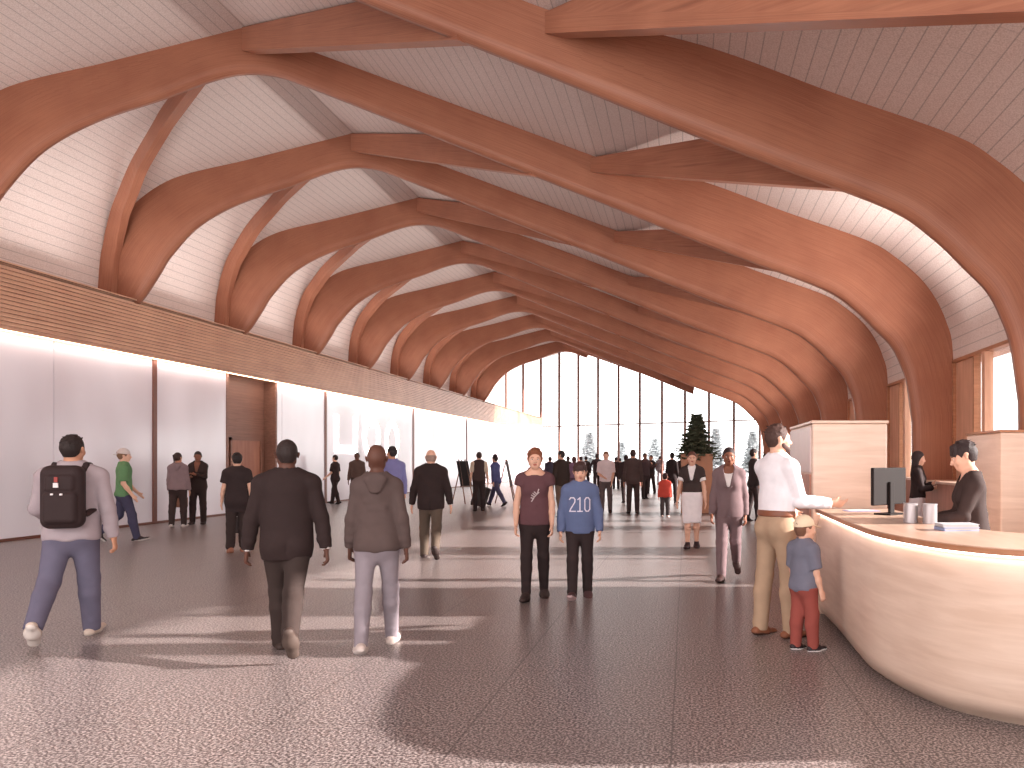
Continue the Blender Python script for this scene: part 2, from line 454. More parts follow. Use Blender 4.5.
letter([[P(337, 417), P(337, 449), P(356, 450), P(356, 418)]], 'white glowing letter of two uprights joined at the foot on the glass wall', .3)
def oval(cx, cy, rx, ry, a0, a1):
    return [P(cx+rx*math.cos(a), cy-ry*math.sin(a)) for a in [a0+(a1-a0)*k/20 for k in range(21)]]
letter([oval(372, 437, 7, 17, 0, 2*PI)], 'white glowing round letter left of the shaven-headed walker on the glass wall', .26)
letter([oval(392.5, 441, 5.5, 17, 0, 2*PI)], 'white glowing narrower round letter above the blue shirted man on the glass wall', .26)

# right wall ---------------------------------------------------------------
XR = 4.86
HEAD, SILL = EYE+1.81, EYE-.42
wall = MB(); 
wi = 1
for n in [-3]+list(range(-1, 7)):
    ya, yb = TY[n]+TH, (TY[n+1] if n+1 in TY else TY[n]+4.7)
    if n == 6: yb = min(yb, facade_y(XR))
    if n == -3: ya, yb = -2.5, TY[-1]
    if yb <= ya: continue
    w = empty('window_%d' % wi, kind='structure'); wi += 1
    XO = XR+.05
    B = MB()
    for q in ((ya, ya+.06, SILL, HEAD), (yb-.05, yb, SILL, HEAD), (ya, yb, HEAD-.06, HEAD), (ya, yb, SILL, SILL+.05)):
        B.box(XR-.04, XO+.05, *q)
    yp = yb-1.0
    B.box(XR-.02, XO+.05, yp-.05, yp, SILL, HEAD-.05)
    B.build('window_frame', W_EDGE, w)
    B = MB(); B.box(XR+.02, XO+.03, yp, yb-.05, SILL+.05, HEAD-.06); B.build('window_side_panel', W_REVEAL, w)
    B = MB(); B.box(XR-.05, XO+.04, yp-.62, yp-.48, SILL, HEAD-.05); B.build('window_post', W_REVEAL, w)
    if n == -3:
        B = MB(); B.box(XR-.03, XO+.05, 6.55, 6.95, SILL, HEAD-.05); B.build('window_post', W_REVEAL, w)
    B = MB(); B.box(XO, XO+.02, ya+.06, yp-.05, SILL+.05, HEAD-.06); B.build('window_pane', M_GLASS, w)
    # wall under the sill
    wall.box(XR-.02, XO+.05, ya, yb, 0, SILL)
for n in range(-1, 7):
    wall.box(XR+.0, XR+.45, TY[n]-.04, TY[n]+TH+.04, 0, HEAD+.5)
tag(wall.build('wall_right', W_WAIN), kind='structure')
B = MB(); B.box(XR-.16, XR+.04, -2.5, 45, SILL, SILL+.05)
tag(B.build('trim_3', W_PALE), kind='structure')
B = MB(); B.box(XR, XR+.6, -2.5, 47, HEAD, HEAD+.35)
tag(B.build('trim_4', plain('header', (210, 196, 190), .6)), kind='structure')
for n in range(-1, 6):
    B = MB(); B.box(XR-.05, XR+.02, TY[n]+TH, TY[n+1], 0, SILL)
    tag(B.build('trim_panel', W_WAIN), kind='structure')

# slanted glass gable ------------------------------------------------------
fa = empty('window_20', kind='structure')
ts = math.hypot(1, .685)
def fx(k): return -.06+1.41*k
TR = EYE+2.266
B = MB()
ks = list(range(-9, 4))
xs = [-13.95]+[fx(k) for k in ks]+[4.85]
for x0, x1 in zip(xs, xs[1:]):
    n = 5
    for i in range(n):
        a = x0+(x1-x0)*i/n; b = x0+(x1-x0)*(i+1)/n
        za, zb = top_z(max(a, -13.9))+.02, top_z(b)+.02
        B.quad((a, facade_y(a), 0), (b, facade_y(b), 0), (b, facade_y(b), zb), (a, facade_y(a), za))
bmesh.ops.remove_doubles(B.bm, verts=B.bm.verts, dist=.001)
B.build('glass', M_GLASS, fa)
ang = math.atan(-.685)
for k in ks:
    x = fx(k); zt = top_z(x)+.05
    zb = 0
    if x < -9.8: zb = EYE+3.86*facade_y(x)/ (13.2*facade_y(x)/(-x)) if x > -13.2 else EYE+3.86   # cut short where the camera's view line meets the bulkhead top
    B = MB(); B.box(x-.045, x+.045, facade_y(x)-.07, facade_y(x)+.07, zb, zt, rz=ang, c=(x, facade_y(x), 0))
    B.build('mullion', M_STEEL, fa)
B = MB()
xa, xb = -9.77, 4.85
for z in (TR,):
    L = (xb-xa)*ts; cx = (xa+xb)/2
    B.box(cx-L/2, cx+L/2, facade_y(cx)-.05, facade_y(cx)+.05, z-.035, z+.035, rz=ang, c=(cx, facade_y(cx), 0))
B.build('transom', M_STEEL, fa)
# ------------------------------------------------------------------ figures: smooth implicit bodies
F32 = np.float32
def V(*a): return np.array(a, dtype=float)
def nrmz(v): return v/(np.linalg.norm(v)+1e-12)

class Cap:
    """tapered capsule, elliptical section: 'front' is the thin axis (kf), side axis (ks)"""
    def __init__(s, a, b, ra, rb, k=.02, ks=1., kf=1., front=(0, 1, 0), cuts=(), sub=False, tag='', col=None):
        s.a, s.b = V(*a), V(*b); s.ra, s.rb, s.k, s.ks, s.kf = ra, rb, k, ks, kf
        s.front = V(*front); s.cuts = list(cuts); s.sub = sub; s.tag = tag
    def grow(s, d, **kw):
        ks = (s.ra*s.ks+d)/(s.ra+d); kf = (s.ra*s.kf+d)/(s.ra+d)
        c = Cap(s.a, s.b, s.ra+d, s.rb+d, s.k, ks, kf, s.front, s.cuts, s.sub, s.tag)
        for k_, v in kw.items(): setattr(c, k_, v)
        return c
    def bounds(s, m):
        r = max(s.ra, s.rb)*max(1, s.ks, s.kf)+m
        return np.minimum(s.a, s.b)-r, np.maximum(s.a, s.b)+r
    def d(s, X, Y, Z):
        ab = s.b-s.a; L2 = float(ab@ab)
        px, py, pz = X-F32(s.a[0]), Y-F32(s.a[1]), Z-F32(s.a[2])
        if L2 < 1e-10:
            t = F32(0); ax = nrmz(np.cross(s.front, (1, 0, 0))) if abs(s.front[0]) < .9 else V(0, 0, 1)
        else:
            t = np.clip((px*F32(ab[0])+py*F32(ab[1])+pz*F32(ab[2]))/F32(L2), 0, 1); ax = ab/math.sqrt(L2)
        rx, ry, rz = px-t*F32(ab[0]), py-t*F32(ab[1]), pz-t*F32(ab[2])
        r = F32(s.ra)+t*F32(s.rb-s.ra)
        if s.ks == 1 and s.kf == 1:
            D = np.sqrt(rx*rx+ry*ry+rz*rz)-r
        else:
            f = s.front-ax*(s.front@ax); f = nrmz(f); sd = np.cross(ax, f)
            u = (rx*F32(sd[0])+ry*F32(sd[1])+rz*F32(sd[2])); w = (rx*F32(f[0])+ry*F32(f[1])+rz*F32(f[2])); v = (rx*F32(ax[0])+ry*F32(ax[1])+rz*F32(ax[2]))
            q = np.sqrt((u/F32(s.ks))**2+(w/F32(s.kf))**2+v*v)
            g = F32(min(s.ks, s.kf, 1)); D = (q-r)*F32((g+1)/2 if g < 1 else 1)
        for p, n in s.cuts:
            n = nrmz(V(*n)); D = np.maximum(D, (X-F32(p[0]))*F32(n[0])+(Y-F32(p[1]))*F32(n[1])+(Z-F32(p[2]))*F32(n[2]))
        return D
class Box:
    def __init__(s, c, h, r=.01, R=None, k=.0, sub=False, cuts=()):
        s.c, s.h, s.r, s.R, s.k, s.sub, s.cuts = V(*c), V(*h), r, (np.eye(3) if R is None else R), k, sub, cuts
    def bounds(s, m):
        e = np.abs(s.R)@s.h+m; return s.c-e, s.c+e
    def d(s, X, Y, Z):
        px, py, pz = X-F32(s.c[0]), Y-F32(s.c[1]), Z-F32(s.c[2]); R = s.R.astype(F32)
        q = [np.abs(px*R[0, i]+py*R[1, i]+pz*R[2, i])-F32(s.h[i]-s.r) for i in range(3)]
        return np.sqrt(np.maximum(q[0], 0)**2+np.maximum(q[1], 0)**2+np.maximum(q[2], 0)**2)+np.minimum(np.maximum(np.maximum(q[0], q[1]), q[2]), 0)-F32(s.r)

def field(prims, h, pad=3):
    pos = [p for p in prims if not p.sub]
    lo = np.min([p.bounds(0)[0] for p in pos], axis=0)-pad*h; hi = np.max([p.bounds(0)[1] for p in pos], axis=0)+pad*h
    n = np.ceil((hi-lo)/h).astype(int)+1
    ax = [(lo[i]+h*np.arange(n[i])).astype(F32) for i in range(3)]
    Fd = np.full(n, .25, F32)
    for p in prims:
        m = .07+p.k
        a, b = p.bounds(m)
        i0 = np.clip(np.floor((a-lo)/h).astype(int), 0, n-1); i1 = np.clip(np.ceil((b-lo)/h).astype(int)+1, 1, n)
        if (i1 <= i0).any(): continue
        sl = tuple(slice(i0[i], i1[i]) for i in range(3))
        X, Y, Z = ax[0][sl[0]][:, None, None], ax[1][sl[1]][None, :, None], ax[2][sl[2]][None, None, :]
        D = p.d(X, Y, Z); G = Fd[sl]; k = F32(max(p.k, 1e-4))
        if p.sub:
            D = -D; H = np.clip(.5+.5*(G-D)/k, 0, 1); H = 1-H
            Fd[sl] = G*(1-H)+D*H+k*H*(1-H)
        else:
            H = np.clip(.5+.5*(G-D)/k, 0, 1)
            Fd[sl] = G*(1-H)+D*H-k*H*(1-H)
    return Fd, lo
def nets(Fd, lo, h):
    S = Fd < 0
    for a in range(3):
        sl = [slice(None)]*3; sl[a] = 0; S[tuple(sl)] = False; sl[a] = -1; S[tuple(sl)] = False
    c = [S[i:S.shape[0]-1+i, j:S.shape[1]-1+j, k:S.shape[2]-1+k] for i in (0, 1) for j in (0, 1) for k in (0, 1)]
    al = c[0].copy(); an = c[0].copy()
    for q in c[1:]: al &= q; an |= q
    cells = np.argwhere(an & ~al)
    idx = np.full(al.shape, -1, np.int32); idx[tuple(cells.T)] = np.arange(len(cells))
    cn = [(i, j, k) for i in (0, 1) for j in (0, 1) for k in (0, 1)]
    val = {q: Fd[cells[:, 0]+q[0], cells[:, 1]+q[1], cells[:, 2]+q[2]] for q in cn}
    sg = {q: S[cells[:, 0]+q[0], cells[:, 1]+q[1], cells[:, 2]+q[2]] for q in cn}
    P = np.zeros((len(cells), 3)); W = np.zeros(len(cells))
    for q in cn:
        for a in range(3):
            if q[a] == 0:
                r = list(q); r[a] = 1; r = tuple(r)
                x = sg[q] != sg[r]
                f0, f1 = val[q], val[r]; dn = np.where(np.abs(f0-f1) < 1e-9, 1, f0-f1)
                t = np.clip(f0/dn, 0, 1)
                pt = np.array(q, float)[None, :].repeat(len(cells), 0); pt[:, a] += t
                P += pt*x[:, None]; W += x
    P = lo+h*(cells+P/np.maximum(W, 1)[:, None])
    Q = []
    for a in range(3):
        b, c_ = (a+1) % 3, (a+2) % 3
        s0 = [slice(1, -1)]*3; s0[a] = slice(0, -1)
        s1 = list(s0); s1[a] = slice(1, None)
        A, Bb = S[tuple(s0)], S[tuple(s1)]
        e = np.argwhere(A != Bb)
        if not len(e): continue
        fl = A[tuple(e.T)]
        off = np.zeros(3, int); off[b] = 1; off[c_] = 1
        e = e+off
        def g(db, dc):
            t = e.copy(); t[:, b] -= db; t[:, c_] -= dc
            return idx[t[:, 0], t[:, 1], t[:, 2]]
        q = np.stack([g(1, 1), g(0, 1), g(0, 0), g(1, 0)], 1)
        q[~fl] = q[~fl][:, ::-1]
        Q.append(q)
    Q = np.concatenate(Q); Q = Q[(Q >= 0).all(1)]
    return P, Q
def sdf_obj(name, prims, h, mats, parent=None, slot=None, relax=1, M=None):
    if h < .003: raise ValueError
    Fd, lo = field(prims, h)
    P, Q = nets(Fd, lo, h)
    if not len(P): return None
    for _ in range(relax):   # light smoothing
        acc = np.zeros_like(P); cnt = np.zeros(len(P))
        for i in range(4):
            np.add.at(acc, Q[:, i], P[Q[:, (i+1) % 4]]); np.add.at(cnt, Q[:, i], 1)
        P = P*.5+.5*acc/np.maximum(cnt, 1)[:, None]
    C = P[Q].mean(1)
    me = bpy.data.meshes.new(name)
    me.vertices.add(len(P)); me.vertices.foreach_set('co', (P if M is None else (P@M.T)).ravel())
    me.loops.add(Q.size); me.loops.foreach_set('vertex_index', Q.ravel())
    me.polygons.add(len(Q)); me.polygons.foreach_set('loop_start', np.arange(0, Q.size, 4)); me.polygons.foreach_set('loop_total', np.full(len(Q), 4))
    me.polygons.foreach_set('use_smooth', np.ones(len(Q), bool))
    for m in (mats if isinstance(mats, (list, tuple)) else [mats]): me.materials.append(m)
    if slot is not None: me.polygons.foreach_set('material_index', slot(C).astype(np.int32))
    me.update(calc_edges=True); me.validate()
    o = bpy.data.objects.new(name, me); COL.objects.link(o)
    if parent: o.parent = parent
    return o

def rot(ax, a):
    return np.array(Matrix.Rotation(a, 3, ax))

_M = {}
def cloth(rgb, rough=.85, bump=.35, key='', var=.1):
    k = (rgb, rough, bump, key)
    if k not in _M: _M[k] = plain('fabric'+key, rgb, rough, var, 14, bump=bump, spec=.2, bscale=16)
    return _M[k]
def skin(rgb):
    k = ('skin', rgb)
    if k not in _M: _M[k] = plain('skin', rgb, .55, .04, 20, spec=.35)
    return _M[k]
def hairm(rgb):
    k = ('hair', rgb)
    if k not in _M: _M[k] = plain('hair', rgb, .6, .3, 60, bump=.6, spec=.3, bscale=110)
    return _M[k]
M_EYE = plain('eye_white', (225, 215, 210), .3); M_IRIS = plain('eye_dark', (50, 34, 30), .2)
SK = {'light': (222, 172, 148), 'tan': (196, 140, 112), 'brown': (134, 84, 64), 'dark': (96, 60, 48)}

def limb(a, b): return nrmz(b-a)
class Fig:
    """joints of one figure, local frame: forward +Y, its right hand side +X, floor z = 0"""
    def __init__(s, H=1.75, legs=((0, 0), (0, 0)), arms=((0, 8, 10), (0, 8, 10)), lean=0, head=(0, 0), female=False, child=False, wide=1., splay=3, hands=('relaxed', 'relaxed'), armdir=None, twist=0, footyaw=8):
        k = H/1.75; s.k = k; s.H = H; s.wide = wide; s.female = female
        r = math.radians
        hipz = .93*k if not child else .86*k
        legL = hipz-.08*k; th = legL*.5; sh = legL*.5
        hw = .085*k
        s.front = V(0, 1, 0)
        s.pel = V(0, 0, 0)
        s.leg = []
        for side, (sg, L) in enumerate(((-1, legs[0]), (1, legs[1]))):
            a, b = r(L[0]), r(L[1]); ft = r(L[2]) if len(L) > 2 else 0
            sp = r(L[3]) if len(L) > 3 else r(splay)
            hip = V(sg*hw, 0, 0)
            kn = hip+th*V(sg*math.sin(sp), math.sin(a), -math.cos(a))/1
            a2 = a-b
            an = kn+sh*V(sg*math.sin(sp)*.3, math.sin(a2), -math.cos(a2))
            f = a2+ft            # foot pitch; toes forward
            fd = V(sg*math.sin(r(footyaw)), math.cos(f), math.sin(f))
            s.leg.append([hip, kn, an, nrmz(fd), nrmz(V(0, math.sin(a2), -math.cos(a2)))])
        low = min(min(l[2][2]-.075*k, (l[2]+l[3]*.17*k)[2]-.035*k-.02*abs(l[3][2])) for l in s.leg)
        sh_ = V(0, 0, -low)
        s.pel = s.pel+sh_
        for l in s.leg:
            for i in range(3): l[i] = l[i]+sh_
        ln = r(lean)
        up = V(0, math.sin(ln), math.cos(ln)); s.up = up
        tw = rot('Z', r(twist))
        tl = (1.75-.93 if not child else 1.75-.86)
        s.waist = s.pel+up*.15*k; s.chest = s.pel+up*.36*k; s.neck = s.pel+up*.535*k+V(0, -.01, 0)
        if child: s.waist, s.chest, s.neck = s.pel+up*.15*k, s.pel+up*.34*k, s.pel+up*.50*k
        sw = (.150 if female else .170)*k*wide
        s.arm = []
        al, fl = .285*k, .25*k
        for side, (sg, A) in enumerate(((-1, arms[0]), (1, arms[1]))):
            S = s.pel+up*(.465 if not child else .44)*k+tw@V(sg*sw, -.01, 0)
            a, ab, e = r(A[0]), r(A[1]), r(A[2]); inw = r(A[3]) if len(A) > 3 else 0
            ud = tw@V(sg*math.sin(ab), math.sin(a)*math.cos(ab), -math.cos(a)*math.cos(ab))
            E = S+ud*al
            a2 = a+e
            fdv = V(sg*math.sin(ab*.5-inw), math.sin(a2)*math.cos(ab*.5-inw), -math.cos(a2)*math.cos(ab*.5-inw))
            fdv = tw@nrmz(fdv)
            W = E+fdv*fl
            s.arm.append([S, E, W, fdv])
        s.hyaw, s.hpit = r(head[0]), r(head[1])
        s.hR = rot('Z', s.hyaw)@rot('X', s.hpit)
        s.hs = k if not child else k*1.28
        s.hb = s.neck+up*.055*k+V(0, .012*k, 0)     # chin level
    def hd(s, p): return s.hb+s.hR@(V(*p)*s.hs)
    # --- primitive sets
    def torso(s, g=0):
        k, w = s.k, s.wide
        P = []
        hipw, wai, che = (.172, .128, .150) if s.female else (.158, .140, .168)
        f = s.front
        dep = .62*w**.5
        P.append(Cap(s.pel+s.up*-.02*k, s.pel+s.up*.05*k, hipw*k*w**.5, hipw*.97*k*w**.5, .05, 1, .66, f, tag='hips'))
        P.append(Cap(s.pel+s.up*.1*k, s.waist+s.up*.04*k, wai*k*w, wai*k*w, .05, 1, .68, f, tag='torso'))
        P.append(Cap(s.waist+s.up*.08*k, s.chest+s.up*.04*k, wai*1.03*k*w, che*k*w, .05, 1, .66, f, tag='torso'))
        P.append(Cap(s.arm[0][0]*.72+s.arm[1][0]*.28+V(0, 0, -.02*k), s.arm[1][0]*.72+s.arm[0][0]*.28+V(0, 0, -.02*k), .066*k, .066*k, .05, tag='torso'))
        P.append(Cap(s.neck-s.up*.05*k, s.neck-s.up*.02*k, .085*k, .07*k, .05, 1, .75, f, tag='torso'))
        for sd in (0, 1):   # trapezius slope
            P.append(Cap(s.neck+s.up*.015*k, s.arm[sd][0]*.8+s.neck*.2+s.up*.012*k, .048*k, .040*k, .05, tag='torso'))
        if s.female:
            for sg in (-1, 1): P.append(Cap(s.chest+V(sg*.065, .066, -.01)*k, s.chest+V(sg*.065, .066, -.01)*k, .056*k, .056*k, .06, tag='torso'))
        for sg in (-1, 1): P.append(Cap(s.pel+V(sg*.07, -.05, -.03)*k, s.pel+V(sg*.07, -.05, -.03)*k, .085*k*w**.5, .085*k, .05, tag='hips'))
        if g: P = [p.grow(g) for p in P]
        return P
    def arms_(s, side, part, g=0):
        S, E, W, d = s.arm[side]; k = s.k*s.wide**.5*(.9 if s.female else 1)
        if part == 'u': P = [Cap(S, S, .054*k, .054*k, .04), Cap(S, E, .05*k, .039*k, .03)]
        else: P = [Cap(E, E*.6+W*.4, .040*k, .040*k, .02), Cap(E*.6+W*.4, W, .039*k, .027*k, .02)]
        return [p.grow(g) for p in P] if g else P
    def legs_(s, side, part, g=0):
        hip, kn, an, fd, sd = s.leg[side]; k = s.k*s.wide**.5
        if part == 't': P = [Cap(hip+V(0, 0, -.02*k), kn, .087*k, .056*k, .04)]
        else:
            cf = kn*.68+an*.32+V(0, -.02*k, 0)
            P = [Cap(kn, cf, .054*k, .056*k, .03), Cap(cf, an, .055*k, .036*k, .03)]
        return [p.grow(g) for p in P] if g else P
    def hand(s, side, pose='relaxed', fine=True):
        S, E, W, d = s.arm[side]; k = s.k; sg = -1 if side == 0 else 1
        med = V(-sg, 0, 0); n = med-d*(med@d); 
        if np.linalg.norm(n) < .3: n = V(0, 0, -1)-d*(d[2]*-1)
        n = nrmz(n)                      # palm normal
        w = np.cross(d, n); w = nrmz(w)
        if w@V(0, 1, .5) < 0: w = -w     # thumb side: forward / up
        if pose == 'palmdown':
            n = nrmz(V(0, 0, -1)-d*(V(0, 0, -1)@d)); w = nrmz(np.cross(n, d)); w = w if w@(-med*1.) < 0 else -w
        if pose == 'open':
            n = nrmz(V(0, 0, 1)*.5+med*.6-d*((V(0, 0, .5)+med*.6)@d)); w = nrmz(np.cross(n, d)); w = w if w[2] > 0 else -w
        if not fine:
            return [Cap(W, W+d*.06*k, .024*k, .03*k, .015, 1, .6, n), Cap(W+d*.08*k, W+d*.15*k+n*.02, .028*k, .02*k, .015, 1, .6, n), Cap(W+d*.03*k+w*.02*k, W+d*.085*k+w*.045*k+n*.01, .012*k, .01*k, .01)]
        P = [Cap(W-d*.01, W+d*.03*k, .025*k, .030*k, .012, 1.15, .62, n), Cap(W+d*.03*k, W+d*.085*k, .034*k, .040*k, .012, 1.1, .40, n)]
        curl = {'relaxed': (.25, .5, .45), 'fist': (1.2, 1.5, 1.0), 'grip': (1.1, 1.3, .8), 'open': (.12, .25, .2), 'palmdown': (.1, .3, .2)}[pose]
        Ls = (.068, .078, .072, .056)
        for i, L in enumerate(Ls):
            o = (1.5-i)*.0205*k
            b = W+d*(.088-.004*abs(i-1))*k+w*o; ang = 0; sp = (1.5-i)*(.09 if pose in ('open', 'palmdown') else .03)
            if pose == 'open': curl_i = tuple(c*(1+.5*i) for c in curl)
            else: curl_i = tuple(c*(1+.1*i) for c in curl)
            p = b
            for j, fr in enumerate((.45, .31, .24)):
                ang += curl_i[j]
                dd = nrmz(d*math.cos(ang)+n*math.sin(ang)+w*sp)
                q = p+dd*L*fr*k
                P.append(Cap(p, q, (.0095-.0008*j)*k, (.009-.001*j)*k, .004)); p = q
        b = W+d*.025*k+w*.028*k
        dd = nrmz(d*.75+w*.62+n*.3)
        q = b+dd*.038*k; P.append(Cap(b, q, .015*k, .012*k, .012))
        dd = nrmz(d*.9+w*.25+n*.4); P.append(Cap(q, q+dd*.03*k, .0112*k, .0085*k, .004))
        return P
    def headp(s, fine=True, bun=False):
        h = s.hd; q = s.hs; fr = s.hR@V(0, 1, 0); up = s.hR@V(0, 0, 1)
        P = [Cap(s.neck-s.up*.05*s.k, h((0, -.012, .05)), .057*s.k*(.86 if s.female else 1)*s.wide**.4, .053*s.k*(.86 if s.female else 1)*s.wide**.4, .025),
             Cap(h((0, -.012, .128)), h((0, -.012, .136)), .096*q, .094*q, .03, .80, 1.0, fr),
             Cap(h((0, .026, .11)), h((0, .034, .065)), .068*q, .058*q, .03, .92, .95, fr),
             Cap(h((0, .058, .026)), h((0, .058, .026)), .030*q, .030*q, .03)]
        for sg in (-1, 1):
            P.append(Cap(h((sg*.046, -.002, .055)), h((sg*.02, .055, .026)), .023*q, .020*q, .02))
            P.append(Cap(h((sg*.081, -.010, .088)), h((sg*.086, -.018, .116)), .013*q, .019*q, .006, .45, 1, s.hR@V(0, 1, 0)) )
        if fine:
            P += [Cap(h((-.03, .082, .127)), h((.03, .082, .127)), .013*q, .013*q, .02),
                  Cap(h((0, .093, .112)), h((0, .113, .077)), .008*q, .0125*q, .010),
                  Cap(h((-.012, .100, .073)), h((.012, .100, .073)), .0095*q, .0095*q, .008)]
            for sg in (-1, 1):
                P.append(Cap(h((sg*.032, .108, .110)), h((sg*.032, .108, .110)), .0165*q, .0165*q, .012, sub=True))
                P.append(Cap(h((sg*.045, .06, .082)), h((sg*.04, .072, .075)), .02*q, .018*q, .02))
            P += [Cap(h((-.017, .0925, .0535)), h((.017, .0925, .0535)), .008*q, .008*q, .006), Cap(h((-.013, .090, .042)), h((.013, .090, .042)), .0085*q, .0085*q, .006),
                  Cap(h((-.022, .103, .048)), h((.022, .103, .048)), .0028*q, .0028*q, .003, sub=True)]
        return P

def shoe_prims(f, side, g=.0, boot=False, heel=False):
    hip, kn, an, fd, sd = f.leg[side]; k = f.k
    up = nrmz(-sd+fd*(sd@fd)) if abs(sd@fd) < .95 else V(0, 0, 1)
    sidev = np.cross(fd, up)
    base = an-up*.045*k
    P = [Cap(base-fd*.055*k, base+fd*.04*k, .036*k+g, .038*k+g, .03, 1, .85, up), Cap(base+fd*.03*k-up*.006*k, base+fd*.165*k-up*.013*k, .041*k+g, .035*k+g, .03, 1.12, .66, up),
         Cap(an+up*.01*k, base+fd*.05*k, .043*k+g, .042*k+g, .04)]
    if boot: P.append(Cap(an, an-sd*.13*k, .044*k, .05*k, .03))
    if heel: P.append(Cap(base-fd*.05*k, base-fd*.055*k-up*.035*k, .014*k, .008*k, .01))
    return P, base, up, fd

def person(name_loc, rz, label, f, o):
    """name_loc=(x, y); rz = facing: 0 looks away from the viewer (+Y), positive turns to the left"""
    h = o.get('h', .012); fine = h < .012
    root = empty('person', (name_loc[0], name_loc[1], 0), math.radians(rz), label, 'person', o.get('group'))
    sk = skin(SK[o.get('skin', 'light')]) if isinstance(o.get('skin', 'light'), str) else skin(o['skin'])
    k = f.k
    # body -----
    body = f.torso()+f.headp(fine)
    for sd in (0, 1):
        body += f.arms_(sd, 'u')+f.arms_(sd, 'f')+f.hand(sd, o.get('hands', ('relaxed',)*2)[sd], h <= .0085)
        body += f.legs_(sd, 't')+f.legs_(sd, 'c')+([Cap(f.leg[sd][2], f.leg[sd][2]+f.leg[sd][3]*.03*k-V(0, 0, .02*k), .016*k, .012*k, .03)])
    hb, hR, hs = f.hb, f.hR, f.hs
    mats = [sk, skin(tuple(int(c*q) for c, q in zip(SK[o.get('skin', 'light')], (.80, .58, .58)))), hairm(o.get('hair', (60, 40, 34)))]
    def slot(C):
        q = ((C-hb)@hR)/hs
        m = np.zeros(len(C), int)
        m[(np.abs(q[:, 0]) < .021-.6*np.abs(q[:, 2]-.048)) & (q[:, 1] > .088) & (q[:, 2] > .038) & (q[:, 2] < .058)] = 1
        if fine: m[(np.abs(np.abs(q[:, 0])-.031) < .015) & (q[:, 1] > .078) & (np.abs(q[:, 2]-.131+.25*np.abs(np.abs(q[:, 0])-.028)) < .0035)] = 2
        return m
    sdf_obj('body', body, h, mats, root, slot, relax=1 if h > .009 else 1)
    if fine and o.get('eyes', True):
        for sg in (-1, 1):
            c = f.hd((sg*.031, .079, .111)); B = MB()
            bmesh.ops.create_icosphere(B.bm, subdivisions=2, radius=.0125*hs, matrix=Matrix.Translation(c))
            e = B.build('eye', [M_EYE, M_IRIS], root, smooth=True)
            for p in e.data.polygons:
                v = np.array(p.center)-c; v /= np.linalg.norm(v)
                if v@(hR@V(0, 1, 0)) > .80: p.material_index = 1
    # trousers / skirt ----
    hg = h*1.15 if fine else h
    pel = f.pel
    if 'trousers' in o:
        t = o['trousers']; g = t.get('g', .016)*1; loose = t.get('loose', 0)
        P = []
        top = .10
        for kk in ('shirt', 'jacket'):
            if kk in o and o[kk].get('hem', -.02) > -.03: top = min(top, -o[kk].get('hem', -.02)+.012)
        TC = [((pel+f.up*top*k), tuple(f.up))]
        for p in f.torso(g*.7):
            if p.tag == 'hips': p.cuts = TC; P.append(p)
        P.append(Cap(pel+f.up*.05*k, pel+f.up*.12*k, (.145 if f.female else .15)*k*f.wide+g*.5, (.135 if f.female else .145)*k*f.wide+g*.5, .04, 1, .7, cuts=TC))
        for sd in (0, 1):
            hip, kn, an, fd, sv = f.leg[sd]
            for p in f.legs_(sd, 't', g): p.cuts = TC; P.append(p)
            end = an+sv*(.022 if t.get('long', 1) else -.1)*k
            ct = [(tuple(end+sv*.015*k), tuple(sv))]
            rr = t.get('hem', .055)*k*f.wide**.3
            P.append(Cap(kn, an+sv*.10*k, .056*k*f.wide**.5+g, rr+loose, .03, cuts=ct)); 
            for p in f.legs_(sd, 'c', g*.6): p.cuts = ct; P.append(p)
            if fine:  # soft folds at knee and hem
                rn = random.Random(int(an[0]*1000)+sd)
                for j in range(3):
                    c = an*(.12+.1*j)+kn*(.88-.1*j) if j == 0 else an*(1-.07*j)+kn*(.07*j)
                    dv = rot('Z', rn.uniform(0, 6))@V(.02*k, 0, 0); rr2 = (rr if j else .06*k)*.86
                    P.append(Cap(c+dv-V(0, 0, .004), c-dv*.3+V(0, 0, .012), rr2, rr2, .012))
        sdf_obj('trousers', P, hg, cloth(t['c'], key=t.get('key', '')), root)
        if t.get('belt'):
            q = [p for p in f.torso(g+.012) if p.tag in ('hips', 'torso')][:2]
            for p in q: p.cuts = [((pel+f.up*.105*k), tuple(f.up)), ((pel+f.up*.074*k), tuple(-f.up))]
            sdf_obj('belt', q, h, plain('leather_belt', t['belt'], .4), root)
    if 'skirt' in o:
        t = o['skirt']; zb = pel-f.up*t.get('len', .42)*k
        ct = [(tuple(zb), (0, 0, -1)), (tuple(pel+f.up*.12*k), tuple(f.up))]
        P = [Cap(pel+f.up*.02*k, pel+V(0, 0, -.45*k), .178*k, .165*k, .05, 1, .74, cuts=ct)]+[Cap(pel+f.up*.05*k, pel+f.up*.16*k, .155*k, .135*k, .05, 1, .72, cuts=ct)]
        for sd in (0, 1):
            for p in f.legs_(sd, 't', .02): p.cuts = ct; P.append(p)
        sdf_obj('skirt', P, hg, cloth(t['c']), root)
    # upper garments ---
    for key in ('shirt', 'jacket'):
        if key not in o: continue
        t = o[key]; g = t.get('g', .014 if key == 'shirt' else .026)
        hem = pel-f.up*t.get('hem', -.02)*k
        ct = [(tuple(hem), tuple(-f.up))]
        P = []
        for p in f.torso(g): p.cuts = ct+p.cuts; P.append(p)
        # straight drop to the hem
        hw = t.get('drop', (.150 if f.female else .168))*k*f.wide**.7
        P.append(Cap(f.waist+f.up*.06*k, hem-f.up*.1*k, (.112 if f.female else .148)*k*f.wide+g, hw+g*.5, .05, 1, .68, cuts=ct))
        sl = t.get('sleeve', 1.0)      # 0 none .. .45 short .. 1 long
